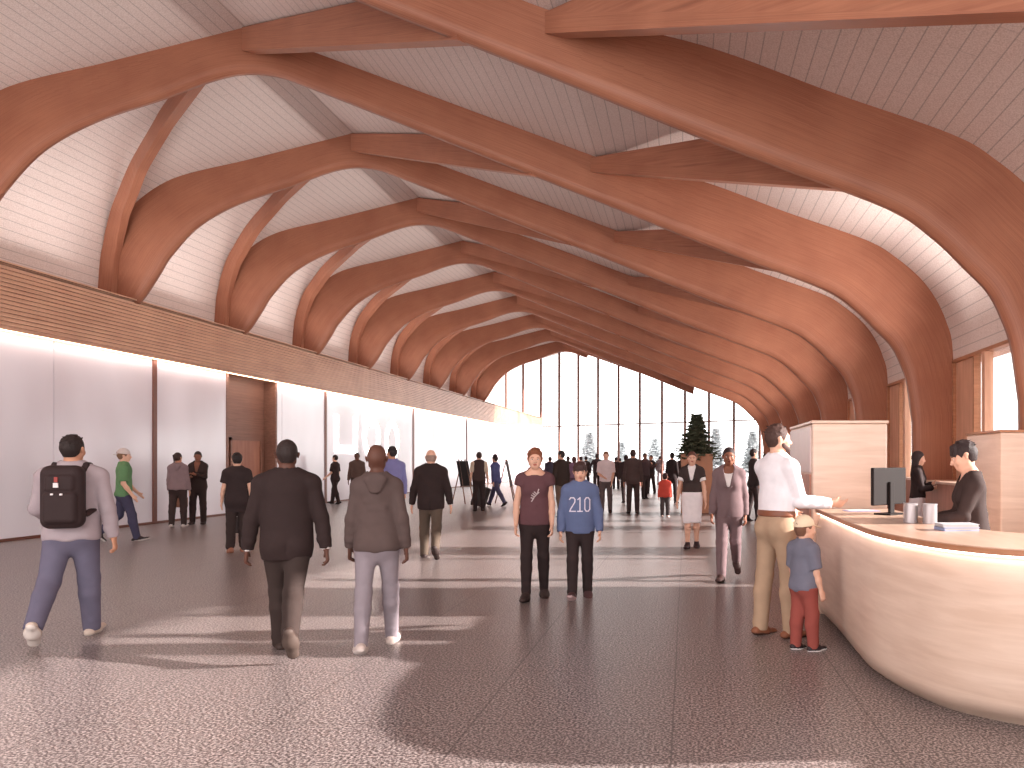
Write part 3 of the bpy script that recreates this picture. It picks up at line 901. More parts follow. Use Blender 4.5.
        for sd in (0, 1):
            S, E, W, d = f.arm[sd]
            if t.get('pads'):
                P.append(Cap(f.neck*.4+S*.6+f.up*.02*k, S+V(0, 0, .008*k), .04*k+g*.6, .046*k+g*.6, .04))
            if sl <= .05: continue
            if sl < .5:
                e = S+(E-S)*sl*2; dd = limb(S, E)
                for p in f.arms_(sd, 'u', g+.004): p.cuts = [(tuple(e), tuple(dd))]; P.append(p)
                P.append(Cap(S, e+dd*.1, .05*k+g, .052*k+g+.006, .03, cuts=[(tuple(e), tuple(dd))]))
            else:
                fr = (sl-.5)*2
                g2 = min(g, .016); P += f.arms_(sd, 'u', g2); e = E+(W-E)*fr
                for p in f.arms_(sd, 'f', g2*.8): p.cuts = [(tuple(e), tuple(d))]; P.append(p)
                cu = t.get('cuff', .036)*k
                P.append(Cap(E, e+d*.08, .041*k+g2*.6, cu+g2*.35, .02, cuts=[(tuple(e), tuple(d))]))
                if fine:
                    rn = random.Random(sd+3)
                    for j in range(3):
                        c = E+(W-E)*(.05-.12*j) if j < 2 else E+(W-E)*.7
                        P.append(Cap(c+V(rn.uniform(-.01, .01), rn.uniform(-.01, .01), 0), c+d*.012, (.043*k+g2*.7), (.042*k+g2*.6), .008))
        nk = t.get('neck', 'crew')
        if nk == 'crew':
            P.append(Cap(f.neck+f.up*.0*k+V(0, .01, 0), f.neck+f.up*.12*k, .064*k, .08*k, .008, sub=True))
        elif nk == 'scoop':
            P.append(Cap(f.neck+f.up*-.01*k+V(0, .03, 0), f.neck+f.up*.12*k, .09*k, .11*k, .008, sub=True))
        elif nk == 'wide':
            P.append(Cap(f.neck+f.up*-.0*k+V(-.05*k, .02, 0), f.neck+f.up*-.0*k+V(.05*k, .02, 0), .07*k, .07*k, .008, sub=True))
        elif nk == 'v':
            bt = f.pel+f.up*t.get('button', .24)*k
            P.append(Cap(f.neck+f.up*.01*k+V(0, .07*k, 0), f.pel+f.up*.27*k+V(0, .16*k, 0), .07*k, .012*k, .006, 1, 1.2, sub=True))
            P.append(Cap(f.neck+f.up*.02*k, f.neck+f.up*.12*k, .060*k, .08*k, .008, sub=True))
        if t.get('collar'):
            c = f.neck+f.up*.012*k
            P.append(Cap(c-f.up*.02*k, c+f.up*.022*k, .066*k, .060*k, .01, 1, .95, cuts=[(tuple(c+f.up*.03*k), tuple(f.up))]))
            P.append(Cap(c+V(0, .09, .0)*k, c+V(0, .09, .06)*k, .02*k, .03*k, .01, sub=True))
        if t.get('hood'):
            c = f.neck+V(0, -.02*k, -.005*k)
            import math as m_
            ring = [c+V(.098*k*m_.sin(a), -.07*k*m_.cos(a)+.015*k, .012*k-.028*k*(1-m_.cos(a))) for a in np.linspace(-2.5, 2.5, 13)]
            for a, b in zip(ring, ring[1:]): P.append(Cap(a, b, .030*k, .030*k, .012))
            P.append(Cap(c+V(0, -.095, -.01)*k, c+V(0, -.105, -.085)*k, .070*k, .04*k, .02, 1.35, .62))
            P.append(Cap(c+V(0, -.075, .03)*k, c+V(0, -.095, .0)*k, .03*k, .02*k, .01, 2.2, 1, sub=True))
        if t.get('lapel'):
            for sg in (-1, 1):
                P.append(Cap(f.neck+V(sg*.075, .045, .0)*k, f.pel+f.up*.30*k+V(sg*.035*k, (.125 if not f.female else .15)*k, 0), .022*k, .012*k, .004, 1.3, .5))
        if t.get('front_open'):   # jacket hem opens at the front below the button
            P.append(Cap(f.pel+f.up*.12*k+V(0, .17*k, 0), f.pel-f.up*.12*k+V(0, .17*k, 0), .005, .05*k, .01, 1, 1.5, sub=True))
        if t.get('vent'):
            P.append(Cap(f.pel+f.up*.1*k+V(0, -.17*k, 0), f.pel-f.up*.15*k+V(0, -.17*k, 0), .006, .014*k, .006, 1, 3, sub=True))
        if t.get('folds') and fine:
            rn = random.Random(t['folds'])
            for j in range(9):
                z = rn.uniform(.06, .4); a = rn.uniform(-1.2, 1.2)+(PI if rn.random() < .5 else 0)
                c = pel+f.up*z*k+V(.12*math.sin(a), .085*math.cos(a), 0)*k; dv = V(.05*math.cos(a), -.03*math.sin(a), rn.uniform(-.03, .03))*k
                P.append(Cap(c-dv, c+dv, .03*k, .024*k, .02))
        mt = t.get('m') or cloth(t['c'], key=t.get('key', ''))
        so = None; ms = [mt]
        if t.get('cuffs2'):
            pass
        sdf_obj(t.get('name', key), P, hg, ms, root)
        if key == 'jacket' and t.get('shirtcuff'):
            for sd in (0, 1):
                S, E, W, d = f.arm[sd]
                sdf_obj('shirt_cuff', [Cap(W-d*.05, W+d*.012, .037*k, .036*k, .004, cuts=[(tuple(W+d*.012), tuple(d))])], h, cloth((236, 230, 228)), root)
        if key == 'jacket' and t.get('shirtcollar'):
            c = f.neck+f.up*.018*k
            sdf_obj('shirt_collar', [Cap(c-f.up*.03*k, c+f.up*.02*k, .072*k, .064*k, .004, 1, .98, cuts=[(tuple(c+f.up*.034*k), tuple(f.up))])], h, cloth((236, 230, 228)), root)
    # shoes ---
    if o.get('shoes'):
        t = o['shoes']
        for sd in (0, 1):
            P, base, up, fd = shoe_prims(f, sd, .004, t.get('boot'), t.get('heel'))
            ms = [cloth(t['c'], .5, .1, 'shoe')]; so = None
            if t.get('sole'):
                ms.append(cloth(t['sole'], .6, .0, 'sole'))
                so = lambda C, b=base, u=up: (((C-b)@u) < -.012*k).astype(int)
            sdf_obj('shoe', P, min(h, .012), ms, root, so)
    # hair ---
    hs_ = o.get('style', 'short'); q = f.hs; hd = f.hd
    hm = hairm(o.get('hair', (60, 40, 34)))
    if hs_ not in ('bald', 'none'):
        th = {'fade': .001, 'short': .005, 'curly': .012, 'long': .010, 'bun': .005, 'bob': .014, 'tail': .006, 'mop': .014, 'ring': .006, 'afro': .012}[hs_]
        def cutp(p1, p2):   # keep behind/above the line p1 (front hairline) - p2 (nape/ear)
            a, b = V(*p1), V(*p2); t = b-a; n = V(0, -t[2], t[1]); 
            n = n if n[1] > 0 else -n
            return (tuple(hd(p1)), tuple(hR@n))
        c1 = cutp((0, .082, .172), (0, .022, .088)); c2 = cutp((0, .03, .10), (0, -.05, .03))
        lowc = (tuple(hd((0, 0, .045))), tuple(hR@V(0, 0, -1)))
        base = Cap(hd((0, -.014, .13)), hd((0, -.014, .14)), (.096+th)*q, (.094+th)*q, .02, .82, 1.0, hR@V(0, 1, 0), cuts=[c1, lowc])
        side = Cap(hd((0, -.035, .11)), hd((0, -.034, .068)), (.074+th)*q, (.056+th*.5)*q, .02, .86, .95, hR@V(0, 1, 0), cuts=[cutp((0, .02, .13), (0, -.035, .04)), lowc])
        P = [base, side]
        if hs_ in ('short', 'fade', 'curly', 'bun', 'tail', 'mop', 'afro'):
            earsub = [Cap(hd((sg*.088, -.006, .095)), hd((sg*.088, -.002, .06)), .026*q, .03*q, .006, sub=True) for sg in (-1, 1)]
        else: earsub = []
        if hs_ == 'ring':
            P = [Cap(hd((0, -.02, .10)), hd((0, -.02, .10)), (.094+th)*q, .09*q, .02, .84, 1, hR@V(0, 1, 0), cuts=[cutp((0, .03, .13), (0, .0, .06)), (tuple(hd((0, 0, .145))), tuple(hR@V(0, 0, 1))), lowc])]
        if hs_ in ('curly', 'mop', 'short', 'afro') and fine:
            rn = random.Random(11)
            for j in range(70 if hs_ != 'short' else 60):
                a = rn.uniform(0, 2*PI); e = rn.uniform(.1, 1.45)
                v = V(math.cos(a)*math.cos(e)*.82, math.sin(a)*math.cos(e), math.sin(e))
                if v[1] > .5 and v[2] < .55: continue
                if v[2] < .25 and v[1] > .1: continue
                c = hd(V(0, -.014, .135)+v*(.094+th*.75)); rr = rn.uniform(.010, .016)*q*(.72 if hs_ == 'short' else 1)
                P.append(Cap(c, c+V(rn.uniform(-.02, .02), rn.uniform(-.02, .02), rn.uniform(-.01, .01))*q, rr, rr*.6, .005))
        if hs_ == 'mop':
            for j in range(7):
                x = -.045+.015*j
                P.append(Cap(hd((x*.8, .07, .20)), hd((x*1.2+.012, .094, .142)), .018*q, .009*q, .008))
        if o.get('fringe'):
            for j in range(9):
                x = -.06+.015*j; yy = .088*math.sqrt(max(.1, 1-(x/.085)**2))
                P.append(Cap(hd((x*.8, yy*.75, .205)), hd((x*1.1, yy+.006, .145-.02*abs(x)/.06)), .016*q, .008*q, .008))
        if hs_ in ('long', 'bob'):
            L = {'long': -.16, 'bob': -.01}[hs_]
            for sg in (-1, 1):
                P.append(Cap(hd((sg*.062, -.01, .15)), hd((sg*.068, -.02, L+.06)), .036*q, .03*q, .03))
            P.append(Cap(hd((0, -.06, .14)), hd((0, -.075, L)), .068*q, .06*q, .04, 1.1, .6, hR@V(0, 1, 0)))
        if hs_ == 'bun': P.append(Cap(hd((0, -.10, .16)), hd((0, -.115, .165)), .04*q, .035*q, .015))
        if hs_ == 'tail':
            P.append(Cap(hd((0, -.095, .17)), hd((0, -.13, .16)), .02*q, .03*q, .015)); P.append(Cap(hd((0, -.13, .16)), hd((0, -.125, .0)), .03*q, .014*q, .015))
        if hs_ != 'ring' and fine: P += earsub
        sdf_obj('hair', P, min(h, .0075) if fine else h, hm, root)
    if o.get('beard'):
        P = [Cap(hd((-.05, .02, .06)), hd((-.03, .066, .028)), .025*q, .022*q, .01), Cap(hd((.05, .02, .06)), hd((.03, .066, .028)), .025*q, .022*q, .01),
             Cap(hd((-.025, .072, .022)), hd((.025, .072, .022)), .026*q, .026*q, .01), Cap(hd((-.02, .094, .064)), hd((.02, .094, .064)), .007*q, .007*q, .006)]
        sdf_obj('beard', P, h, hm, root)
    if o.get('cap'):
        t = o['cap']; back = -1 if t.get('back') else 1
        P = [Cap(hd((0, -.012, .14)), hd((0, -.012, .148)), .112*q, .108*q, .01, .84, 1, hR@V(0, 1, 0), cuts=[(tuple(hd((0, 0, .142))), tuple(hR@V(0, .12*back, -1)))]),
             Cap(hd((0, .08*back, .148)), hd((0, .135*back, .135)), .062*q, .055*q, .006, 1.05, .12, hR@V(0, .15*back, 1))]
        sdf_obj('cap', P, min(h, .01), cloth(t['c'], key='cap'), root)
    if o.get('hat'):
        P = [Cap(hd((0, -.012, .16)), hd((0, -.012, .215)), .098*q, .08*q, .01, .86, 1, hR@V(0, 1, 0), cuts=[(tuple(hd((0, 0, .15))), tuple(hR@V(0, 0, -1)))]),
             Cap(hd((0, -.012, .156)), hd((0, -.012, .158)), .15*q, .15*q, .01, .9, 1, hR@V(0, 1, 0), cuts=[(tuple(hd((0, 0, .15))), tuple(hR@V(0, 0, -1))), (tuple(hd((0, 0, .166))), tuple(hR@V(0, 0, 1)))])]
        sdf_obj('hat', P, .012, cloth(o['hat'], key='hat'), root)
    return root
def at(px, py, dx=0):
    D = 1280/(py-460); return ((px-686)*D/800, D)
# ------------------------------------------------------------------ reception furniture
def curve2(P, n=8): return [(p.x, p.y) for p in catmull(P, set(), n)]
base_c = curve2([(1.39, 8.28), (1.40, 7.4), (1.385, 6.5), (1.40, 5.85), (1.58, 5.22), (1.80, 4.92), (2.08, 4.72), (2.5, 4.58), (3.2, 4.55), (4.0, 4.7), (4.7, 5.0)])
top_c = curve2([(1.345, 8.28), (1.335, 7.4), (1.325, 6.5), (1.345, 5.65), (1.49, 5.02), (1.66, 4.68), (1.90, 4.46), (2.35, 4.26), (3.1, 4.2), (3.95, 4.3), (4.72, 4.6)])
inn_c = curve2([(2.10, 8.28), (2.08, 7.4), (2.06, 6.5), (2.08, 6.0), (2.14, 5.72), (2.28, 5.5), (2.48, 5.34), (2.8, 5.25), (3.3, 5.22), (3.9, 5.32), (4.6, 5.6)])
def offs(C, d):
    out = []
    for i, p in enumerate(C):
        a, b = C[max(i-1, 0)], C[min(i+1, len(C)-1)]
        t = Vector((b[0]-a[0], b[1]-a[1])).normalized(); out.append((p[0]-t.y*d*1., p[1]+t.x*d))
    return out
desk = empty('reception_counter', (0, 0, 0), 0, 'long curved pale plywood reception counter with a thin timber top', 'counter')
B = MB(); rings = []
for z, t, ins in ((.0, 0, .07), (.05, 0, .05), (.05, 0, .0), (.15, .18, -.012), (.35, .42, -.02), (.6, .66, -.018), (.85, .86, -.004), (1.0, .95, .025), (1.045, .98, .05)):
    o_ = [((1-t)*a[0]+t*b[0], (1-t)*a[1]+t*b[1]) for a, b in zip(base_c, top_c)]
    o_ = offs(o_, ins)
    i_ = offs(inn_c, -.05)
    rings.append([(x, y, z) for x, y in o_]+[(x, y, z) for x, y in i_[::-1]])
B.rings(rings, cap=True)
B.build('counter_body', W_PALE, desk, smooth=True)
def slab(name, oc, ic, z0_, z1_, mat, parent):
    B = MB(); B.rings([[(x, y, z) for x, y in oc]+[(x, y, z) for x, y in ic[::-1]] for z in (z0_, z1_)]); return B.build(name, mat, parent)
slab('counter_edge', offs(top_c, -.006), offs(inn_c, .006), 1.06, 1.094, W_EDGE, desk)
slab('counter_top', top_c, inn_c, 1.09, 1.10, W_TOP, desk)
slab('counter_light', offs(top_c, .012), offs(top_c, .035), 1.046, 1.059, emit('counter_led', (255, 236, 220), 4), desk)
ct = desk
def pale_box(name, x0, x1, y0, y1, h, label, cat, low=None):
    r = empty(name, ((x0+x1)/2, (y0+y1)/2, 0), 0, label, cat)
    cx, cy_ = (x0+x1)/2, (y0+y1)/2
    B = MB(); B.box(x0-cx, x1-cx, y0-cy_, y1-cy_, 0, h-.02); B.build('front_panel', W_PALE, r, bevel=.02)
    B = MB(); B.box(x0-cx-.012, x1-cx+.012, y0-cy_-.012, y1-cy_+.012, h-.02, h+.01); B.build('top_trim', W_EDGE if low is None else W_PALE, r, bevel=.006)
    if low:
        B = MB(); n = 3; L = (y1-y0-.1)/n
        for i in range(n): B.box(x0-cx-.02, x0-cx+.01, y0-cy_+.06+i*L+.006, y0-cy_+.06+(i+1)*L-.006, .05, 1.45)
        B.build('side_door', W_WAIN, r, bevel=.004)
        B = MB()
        for i in range(2): B.box(x0-cx-.016, x0-cx+.01, y0-cy_+.06+i*L*1.5+.006, y0-cy_+.06+(i+1)*L*1.5-.006, 1.47, h-.05)
        B.build('side_panel', plain('pale_laminate', (222, 200, 194), .4), r, bevel=.004)
    return r
pale_box('service_kiosk', 1.31, 2.09, 8.30, 10.0, 2.0, 'tall pale plywood block with reddish side doors where the curved counter ends', 'kiosk', True)
pale_box('privacy_screen', 3.54, 4.75, 9.0, 10.1, 1.93, 'tall pale timber block behind the receptionist, against the windows', 'screen')

B = MB(); B.box(4.24, 4.80, 10.3, 14.4, 0.04, 1.2)
lc = empty('low_cabinet', (0, 0, 0), 0, 'low reddish timber cabinet with a pale ledge under the windows', 'cabinet')
B.build('cabinet_body', W_WAIN, lc)
B = MB(); B.box(4.2, 4.80, 10.28, 14.42, 1.2, 1.24); B.build('ledge', W_PALE, lc, bevel=.006)
# computer screen
mon = empty('computer_screen', (1.86, 7.35, 1.10), math.radians(222), 'dark computer screen seen from behind on the curved counter', 'screen')
M_BLK = plain('black_plastic', (34, 26, 25), .7, spec=.15)
B = MB(); B.box(-.26, .26, -.015, .02, .09, .43); B.build('display_panel', M_BLK, mon, bevel=.008)
B = MB(); B.box(-.035, .035, .015, .045, .0, .30); B.build('stand', M_BLK, mon, bevel=.006)
B = MB(); B.box(-.12, .12, -.08, .1, 0, .014); B.build('stand_foot', M_BLK, mon, bevel=.004)
# cups
M_MET = plain('brushed_steel', (176, 168, 170), .32, .04, 30, metal=.6)
for (x, y, nm, lb) in ((1.785, 6.36, 'pen_cup', 'brushed steel cylindrical pot left of its twin, closest to the computer screen'), (1.915, 6.28, 'pen_cup', 'brushed steel cylindrical pot right of its twin, near the receptionist hand')):
    r = empty(nm, (x, y, 1.10), 0, lb, 'cup', 'steel pots on the counter')
    B = MB(); B.lathe([(.0, .001), (.054, 0), (.056, .004), (.056, .15), (.054, .154), (.050, .15), (.050, .012), (.0, .010)], n=32); B.build('cup_body', M_MET, r, smooth=False)
    B = MB(); B.lathe([(.055, .146), (.0585, .148), (.0585, .156), (.055, .158), (.051, .156), (.051, .148)], n=32); B.build('rim', M_MET, r)
# booklets
for i, (dz, rz_, c, lb) in enumerate(((0, 6, (150, 162, 200), 'pale blue edged booklet, lower of the small stack on the counter'), (.024, 2, (204, 202, 208), 'white booklet on top of the small stack on the counter'))):
    r = empty('booklet', (1.935, 5.72, 1.10+dz), math.radians(rz_), lb, 'book', 'booklets on the counter')
    B = MB(); B.box(-.13, .13, -.09, .09, 0, .004); B.box(-.13, .13, -.09, .09, .019, .023); B.box(-.13, -.126, -.09, .09, 0, .023); B.build('cover', plain('booklet_cover', c, .5), r)
    B = MB(); B.box(-.125, .125, -.086, .086, .0042, .0188); B.build('pages', plain('paper', (200, 196, 196), .8), r)
r = empty('folder', (1.72, 7.85, 1.10), math.radians(4), 'flat lavender folder lying on the far end of the counter', 'folder')
B = MB(); B.box(-.16, .16, -.11, .11, 0, .006); B.build('cover', plain('lavender_card', (186, 178, 214), .6), r)
B = MB(); B.box(-.14, .1, -.09, .09, .0062, .009); B.build('sheet', plain('paper2', (232, 226, 232), .7), r)

# ------------------------------------------------------------------ conifer in a planter, haze-coloured trees outside
def conifer(name, loc, h, w, leaf, bark, label, cat, group=None, seed=1, tiers=13, z_start=.0, dens=1.):
    r = empty(name, loc, 0, label, cat, group); rn = random.Random(seed)
    B = MB(); B.tube((0, 0, -.06 if z_start else -.1), (0, 0, h*.97), .03*h*.5+.006, .004); B.build('trunk', bark, r)
    B = MB(); bm = B.bm
    for t in range(tiers):
        u = t/(tiers-1); z = z_start+(h-z_start)*(.06+.93*u); R = w/2*(1-u)**.85+.03*w
        nb = max(4, int((11-7*u)*dens))
        a0 = rn.random()*6
        for b in range(nb):
            a = a0+2*PI*b/nb+rn.uniform(-.25, .25); Rl = R*rn.uniform(.72, 1.12); droop = rn.uniform(-.05, .22)
            d_ = Vector((math.cos(a), math.sin(a), 0)); ns_ = 12
            for s in range(ns_):
                f = (s+.6)/ns_; p = Vector((0, 0, z))+d_*Rl*f+Vector((0, 0, (-.28*f+.42*f*f*.6-droop*f)*Rl))
                ln = (.15*w)*(1.05-.65*f)*rn.uniform(.8, 1.2)
                for sg in (-1, 1):
                    for q in range(3):
                        sd = Vector((-d_.y, d_.x, 0))*sg
                        dr = (sd*rn.uniform(.5, 1)+d_*rn.uniform(.3, 1)+Vector((0, 0, rn.uniform(-.45, .35)))).normalized()
                        wd_ = dr.cross(Vector((rn.uniform(-1, 1), rn.uniform(-1, 1), rn.uniform(-1, 1)))).normalized()*ln*.2
                        v = [bm.verts.new(p-wd_), bm.verts.new(p+wd_), bm.verts.new(p+dr*ln)]
                        bm.faces.new(v)
    B.build('foliage', leaf, r)
    return r
M_NEEDLE = plain('needles', (86, 88, 68), .7, .3, 9); M_BARK = plain('bark', (92, 66, 54), .8)
M_HAZED = plain('hazed_needles', (190, 194, 196), .8, .08, 3); M_HAZED_BARK = plain('hazed_bark', (170, 164, 164), .8)  # outdoor haze painted into the pale needle and bark colours
pl = empty('planter', (.32, 24.1, 0), 0, 'tall square brown timber planter holding the dark conifer', 'planter')
B = MB()
for q in ((-.47, .47, -.47, -.43), (-.47, .47, .43, .47), (-.47, -.43, -.43, .43), (.43, .47, -.43, .43)): B.box(*q, .03, 1.78)
B.build('planter_box', plain('planter_timber', (178, 124, 94), .5, .12, 5), pl, bevel=.006)
B = MB(); B.box(-.40, .40, -.40, .40, 0, .03); B.build('plinth', M_STEEL, pl)
B = MB(); B.box(-.43, .43, -.43, .43, 1.6, 1.70); B.build('soil', plain('soil', (84, 62, 52), .9, .3, 20, bump=.5), pl)
conifer('potted_conifer', (.32, 24.1, 1.70), 1.25, 1.4, M_NEEDLE, M_BARK, 'dark green conifer standing in the tall brown planter', 'tree', seed=4, dens=1.5)
for i, (px, D, h, w, lb) in enumerate(((590, 84, 4.4, 3.4, 'haze-coloured pale conifer outside the glass, behind the blue hoodie walker'), (716, 78, 4.6, 3.0, 'haze-coloured pale conifer outside the glass, right of the planter'),
                         (753, 80, 4.4, 3.2, 'haze-coloured pale conifer outside the glass, beside the bearded man head'), (655, 100, 4.2, 3.4, 'haze-coloured pale conifer outside the glass, left of the planter'), (622, 110, 4.0, 3.2, 'haze-coloured pale conifer outside the glass, above the dark suited group'))):
    conifer('hazed_conifer', ((px-686)*D/800, D, 0), h, w, M_HAZED, M_HAZED_BARK, lb, 'tree', 'haze-coloured trees beyond the gable', seed=i+7, z_start=.3, tiers=18, dens=1.4)

# easels / display boards near the far left wall
def easel(x, y, rz, label):
    r = empty('easel_sign', (x, y, 0), rz, label, 'easel', 'display boards by the glass wall')
    for sx in (-.3, .3):
        B = MB(); B.tube((sx, -.22, 0), (sx*.7, .1, 1.62), .022); B.build('leg', W_DARK, r)
    B = MB(); B.tube((0, .5, 0), (0, .1, 1.6), .02); B.build('leg', W_DARK, r)
    B = MB(); M = Matrix.Rotation(math.radians(-11), 4, 'X') @ Matrix.Translation((0, -.2, 0))
    B.box(-.38, .38, -.03, .0, .62, 1.55, M=M); B.build('board', M_BLK, r)
    B = MB(); B.box(-.4, .4, -.06, .02, .58, .62, M=M); B.build('ledge', W_DARK, r)
easel(-6.55, 29.6, math.radians(97), 'dark display board on an easel, seen edge-on left of the maroon top walker')
easel(-8.15, 29.4, math.radians(75), 'brown easel board between the glass wall and the striped vest man')

# ------------------------------------------------------------------ people
def ray(x, y): return math.degrees(math.atan2(-x, y))
def put(px, py, rz, label, f, o):
    x, y = at(px, py); return person((x, y), rz+ray(x, y)*.85, label, f, o)
HB = .0085
BLACKISH = (58, 44, 42)
# -- foreground
f = Fig(1.84, wide=1.12, legs=((-14, 30, 0, 6), (11, 3, 0, 2)), arms=((10, 14, 50, 24), (-8, 15, 14)), head=(-14, 0), lean=2)
BP = at(72, 638)
person(BP, 22, 'person in a grey pullover and jeans striding along with a black backpack', f, dict(h=HB, skin='tan', hair=(44, 32, 30), style='short', eyes=False,
    shirt=dict(c=(168, 152, 156), g=.022, hem=.06, collar=1, folds=5, drop=.178, name='pullover'), trousers=dict(c=(104, 98, 116), g=.02, hem=.06, key='denim'), shoes=dict(c=(206, 186, 172), sole=(220, 206, 198))))
bk = empty('backpack', (BP[0], BP[1], 0), math.radians(22), 'black backpack with small white tags worn by the walker in the grey pullover', 'backpack')
c = f.chest+V(0, -.24, -.06)
sdf_obj('bag_body', [Box(c, (.158, .09, .275), .075), Box(c+V(0, -.075, -.09), (.125, .05, .14), .045, k=.01), Box(c+V(0, -.07, .12), (.11, .045, .08), .04, k=.01)], .008, cloth((54, 40, 40), .7, .2, 'pack'), bk)
for sd in (0, 1):
    S = f.arm[sd][0]; sg = -1 if sd == 0 else 1; P = []
    pts = [c+V(sg*.09, .05, .22), f.neck+V(sg*.10, -.11, -.03), f.neck+V(sg*.115, -.05, .035), f.neck+V(sg*.125, .02, .03), f.neck+V(sg*.13, .10, -.05), f.chest+V(sg*.15, .135, -.03), f.chest+V(sg*.20, .05, -.14), c+V(sg*.15, .06, -.16)]
    for a, b in zip(pts, pts[1:]): P.append(Cap(a, b, .022, .022, .01, 1.3, .8))
    sdf_obj('strap', P, .007, cloth((54, 40, 40), .7, .2, 'pack'), bk)
M_TAG = plain('tag_white', (226, 214, 214), .5)
for q in ((-.035, .0, .085, .125), (-.055, -.035, .02, .035), (.01, .03, .018, .034)):
    B = MB(); B.box(c[0]+q[0], c[0]+q[1], c[1]-.134, c[1]-.12, c[2]+q[2], c[2]+q[3]); B.build('white_tag', M_TAG, bk)
B = MB(); B.box(c[0]-.03, c[0]-.005, c[1]-.128, c[1]-.112, c[2]+.13, c[2]+.175); B.build('red_tag', plain('tag_red', (150, 52, 46), .5), bk)

f = Fig(1.80, wide=1.05, legs=((16, 3, 0, -3), (-17, 38, -4, -5)), arms=((4, 15, 8), (-8, 15, 6)), head=(3, 0))
put(287, 653, 2, 'dark-haired person in a black suit walking away in the foreground, sole of one shoe showing', f, dict(h=HB, skin='dark', hair=(46, 34, 32), style='fade', eyes=False,
    shirt=dict(c=(236, 230, 228)), jacket=dict(c=(50, 37, 36), key='suit', hem=.13, pads=1, vent=1, folds=2, shirtcuff=1, shirtcollar=1, drop=.165, g=.02, neck='crew'), trousers=dict(c=(58, 46, 43), g=.014, hem=.056), shoes=dict(c=(60, 46, 42), sole=(80, 66, 60))))
f = Fig(1.75, female=True, wide=.97, legs=((-8, 10, 2, 2), (13, 3, 0, 2)), arms=((4, 11, 14), (-4, 12, 12)), head=(-4, 0))
put(377, 648, -3, 'shaven-headed person in a grey marled hoodie and pale jeans walking away in the foreground', f, dict(h=HB, skin='dark', style='bald', eyes=False,
    shirt=dict(c=(88, 72, 69), g=.016, hem=.07, hood=1, folds=8, drop=.14, name='hoodie'), trousers=dict(c=(140, 128, 134), g=.008, hem=.05, key='denim2'), shoes=dict(c=(196, 178, 170), sole=(214, 200, 194))))
# -- couple walking towards the viewer
f = Fig(1.74, female=True, legs=((-6, 10, 0, 1), (9, 3, 0, 1)), arms=((6, 9, 12, 4), (4, 12, 16, 6)), head=(4, 0))
w4 = put(535, 599, 178, 'person with short reddish hair in a maroon sleeveless top and black trousers walking towards us', f, dict(h=.007, skin='light', hair=(132, 78, 54), style='curly',
    shirt=dict(c=(98, 66, 70), g=.016, sleeve=.12, hem=.05, neck='wide', folds=4), trousers=dict(c=(52, 40, 40), g=.006, hem=.042), shoes=dict(c=(60, 46, 44))))
f5 = Fig(1.58, wide=.98, legs=((-4, 8, 0, 1), (10, 4, 14, 1)), arms=((4, 14, 12, 4), (2, 13, 12, 4)), head=(2, -6))
w5 = put(580, 598, 180, 'dark-haired youngster in a blue hoodie printed with pale figures walking towards us', f5, dict(h=.007, skin='light', hair=(66, 44, 42), style='mop',
    shirt=dict(c=(98, 108, 142), g=.018, hem=.07, hood=1, folds=9, drop=.148, name='hoodie'), trousers=dict(c=(56, 44, 44), g=.012, hem=.056), shoes=dict(c=(84, 58, 60), sole=(206, 176, 176))))
from mathutils.bvhtree import BVHTree
def decal(root, cloth_name, strokes, w, mat, name):
    o = [c for c in root.children if c.name.split('.')[0] == cloth_name][0]
    me = o.data; bv = BVHTree.FromPolygons([tuple(v.co) for v in me.vertices], [tuple(p.vertices) for p in me.polygons])
    B = MB()
    def hit(x, z):
        h_ = bv.ray_cast(Vector((x, 1, z)), Vector((0, -1, 0)))
        return (x, h_[0].y+.003, z) if h_[0] else (x, .15, z)
    for pts in strokes:
        for (x0, z0_), (x1, z1_) in zip(pts, pts[1:]):
            L = math.hypot(x1-x0, z1_-z0_); n = max(1, int(L/.012)); nx, nz = -(z1_-z0_)/L*w/2, (x1-x0)/L*w/2; ex, ez = (x1-x0)/L*w/2, (z1_-z0_)/L*w/2
            ring = []
            for i in range(n+1):
                t = i/n; x = x0-ex+(x1-x0+2*ex)*t; z = z0_-ez+(z1_-z0_+2*ez)*t
                ring.append((hit(x+nx, z+nz), hit(x-nx, z-nz)))
            for a, b in zip(ring, ring[1:]): B.quad(a[0], a[1], b[1], b[0])
    B.build(name, mat, root)
M_PRINT = cloth((222, 214, 226), .8, 0, 'print')
cz = f5.chest[2]-.06
def gl(s, ox): return [[(-(ox+x), cz+z) for x, z in st] for st in s]
two = [[(-.032, .055), (-.02, .075), (.015, .075), (.03, .055), (.028, .025), (-.02, -.055), (-.03, -.08), (.034, -.08)]]
one = [[(-.022, .055), (.002, .075), (.002, -.08)], [(-.024, -.08), (.028, -.08)]]
zero = [[(-.028, .05), (-.012, .075), (.012, .075), (.028, .05), (.028, -.055), (.012, -.08), (-.012, -.08), (-.028, -.055), (-.028, .05)]]
decal(w5, 'hoodie', gl(two, -.085)+gl(one, 0)+gl(zero, .085), .013, M_PRINT, 'printed_figures')
cz4 = f.chest[2]-.08
decal(w4, 'shirt', [[(-.035+.012*i, cz4+.035-.014*i), (-.06+.012*i+.01, cz4+.075-.012*i)] for i in range(1)]+[[(.03, cz4-.06), (.0, cz4-.01), (-.05, cz4+.04)], [(.0, cz4-.01), (.03, cz4+.01)], [(-.015, cz4+.005), (.015, cz4+.03)], [(-.03, cz4+.02), (-.002, cz4+.045)], [(.01, cz4-.03), (.035, cz4-.02)]], .012, cloth((186, 168, 168), .8, 0, 'print2'), 'printed_leaf')

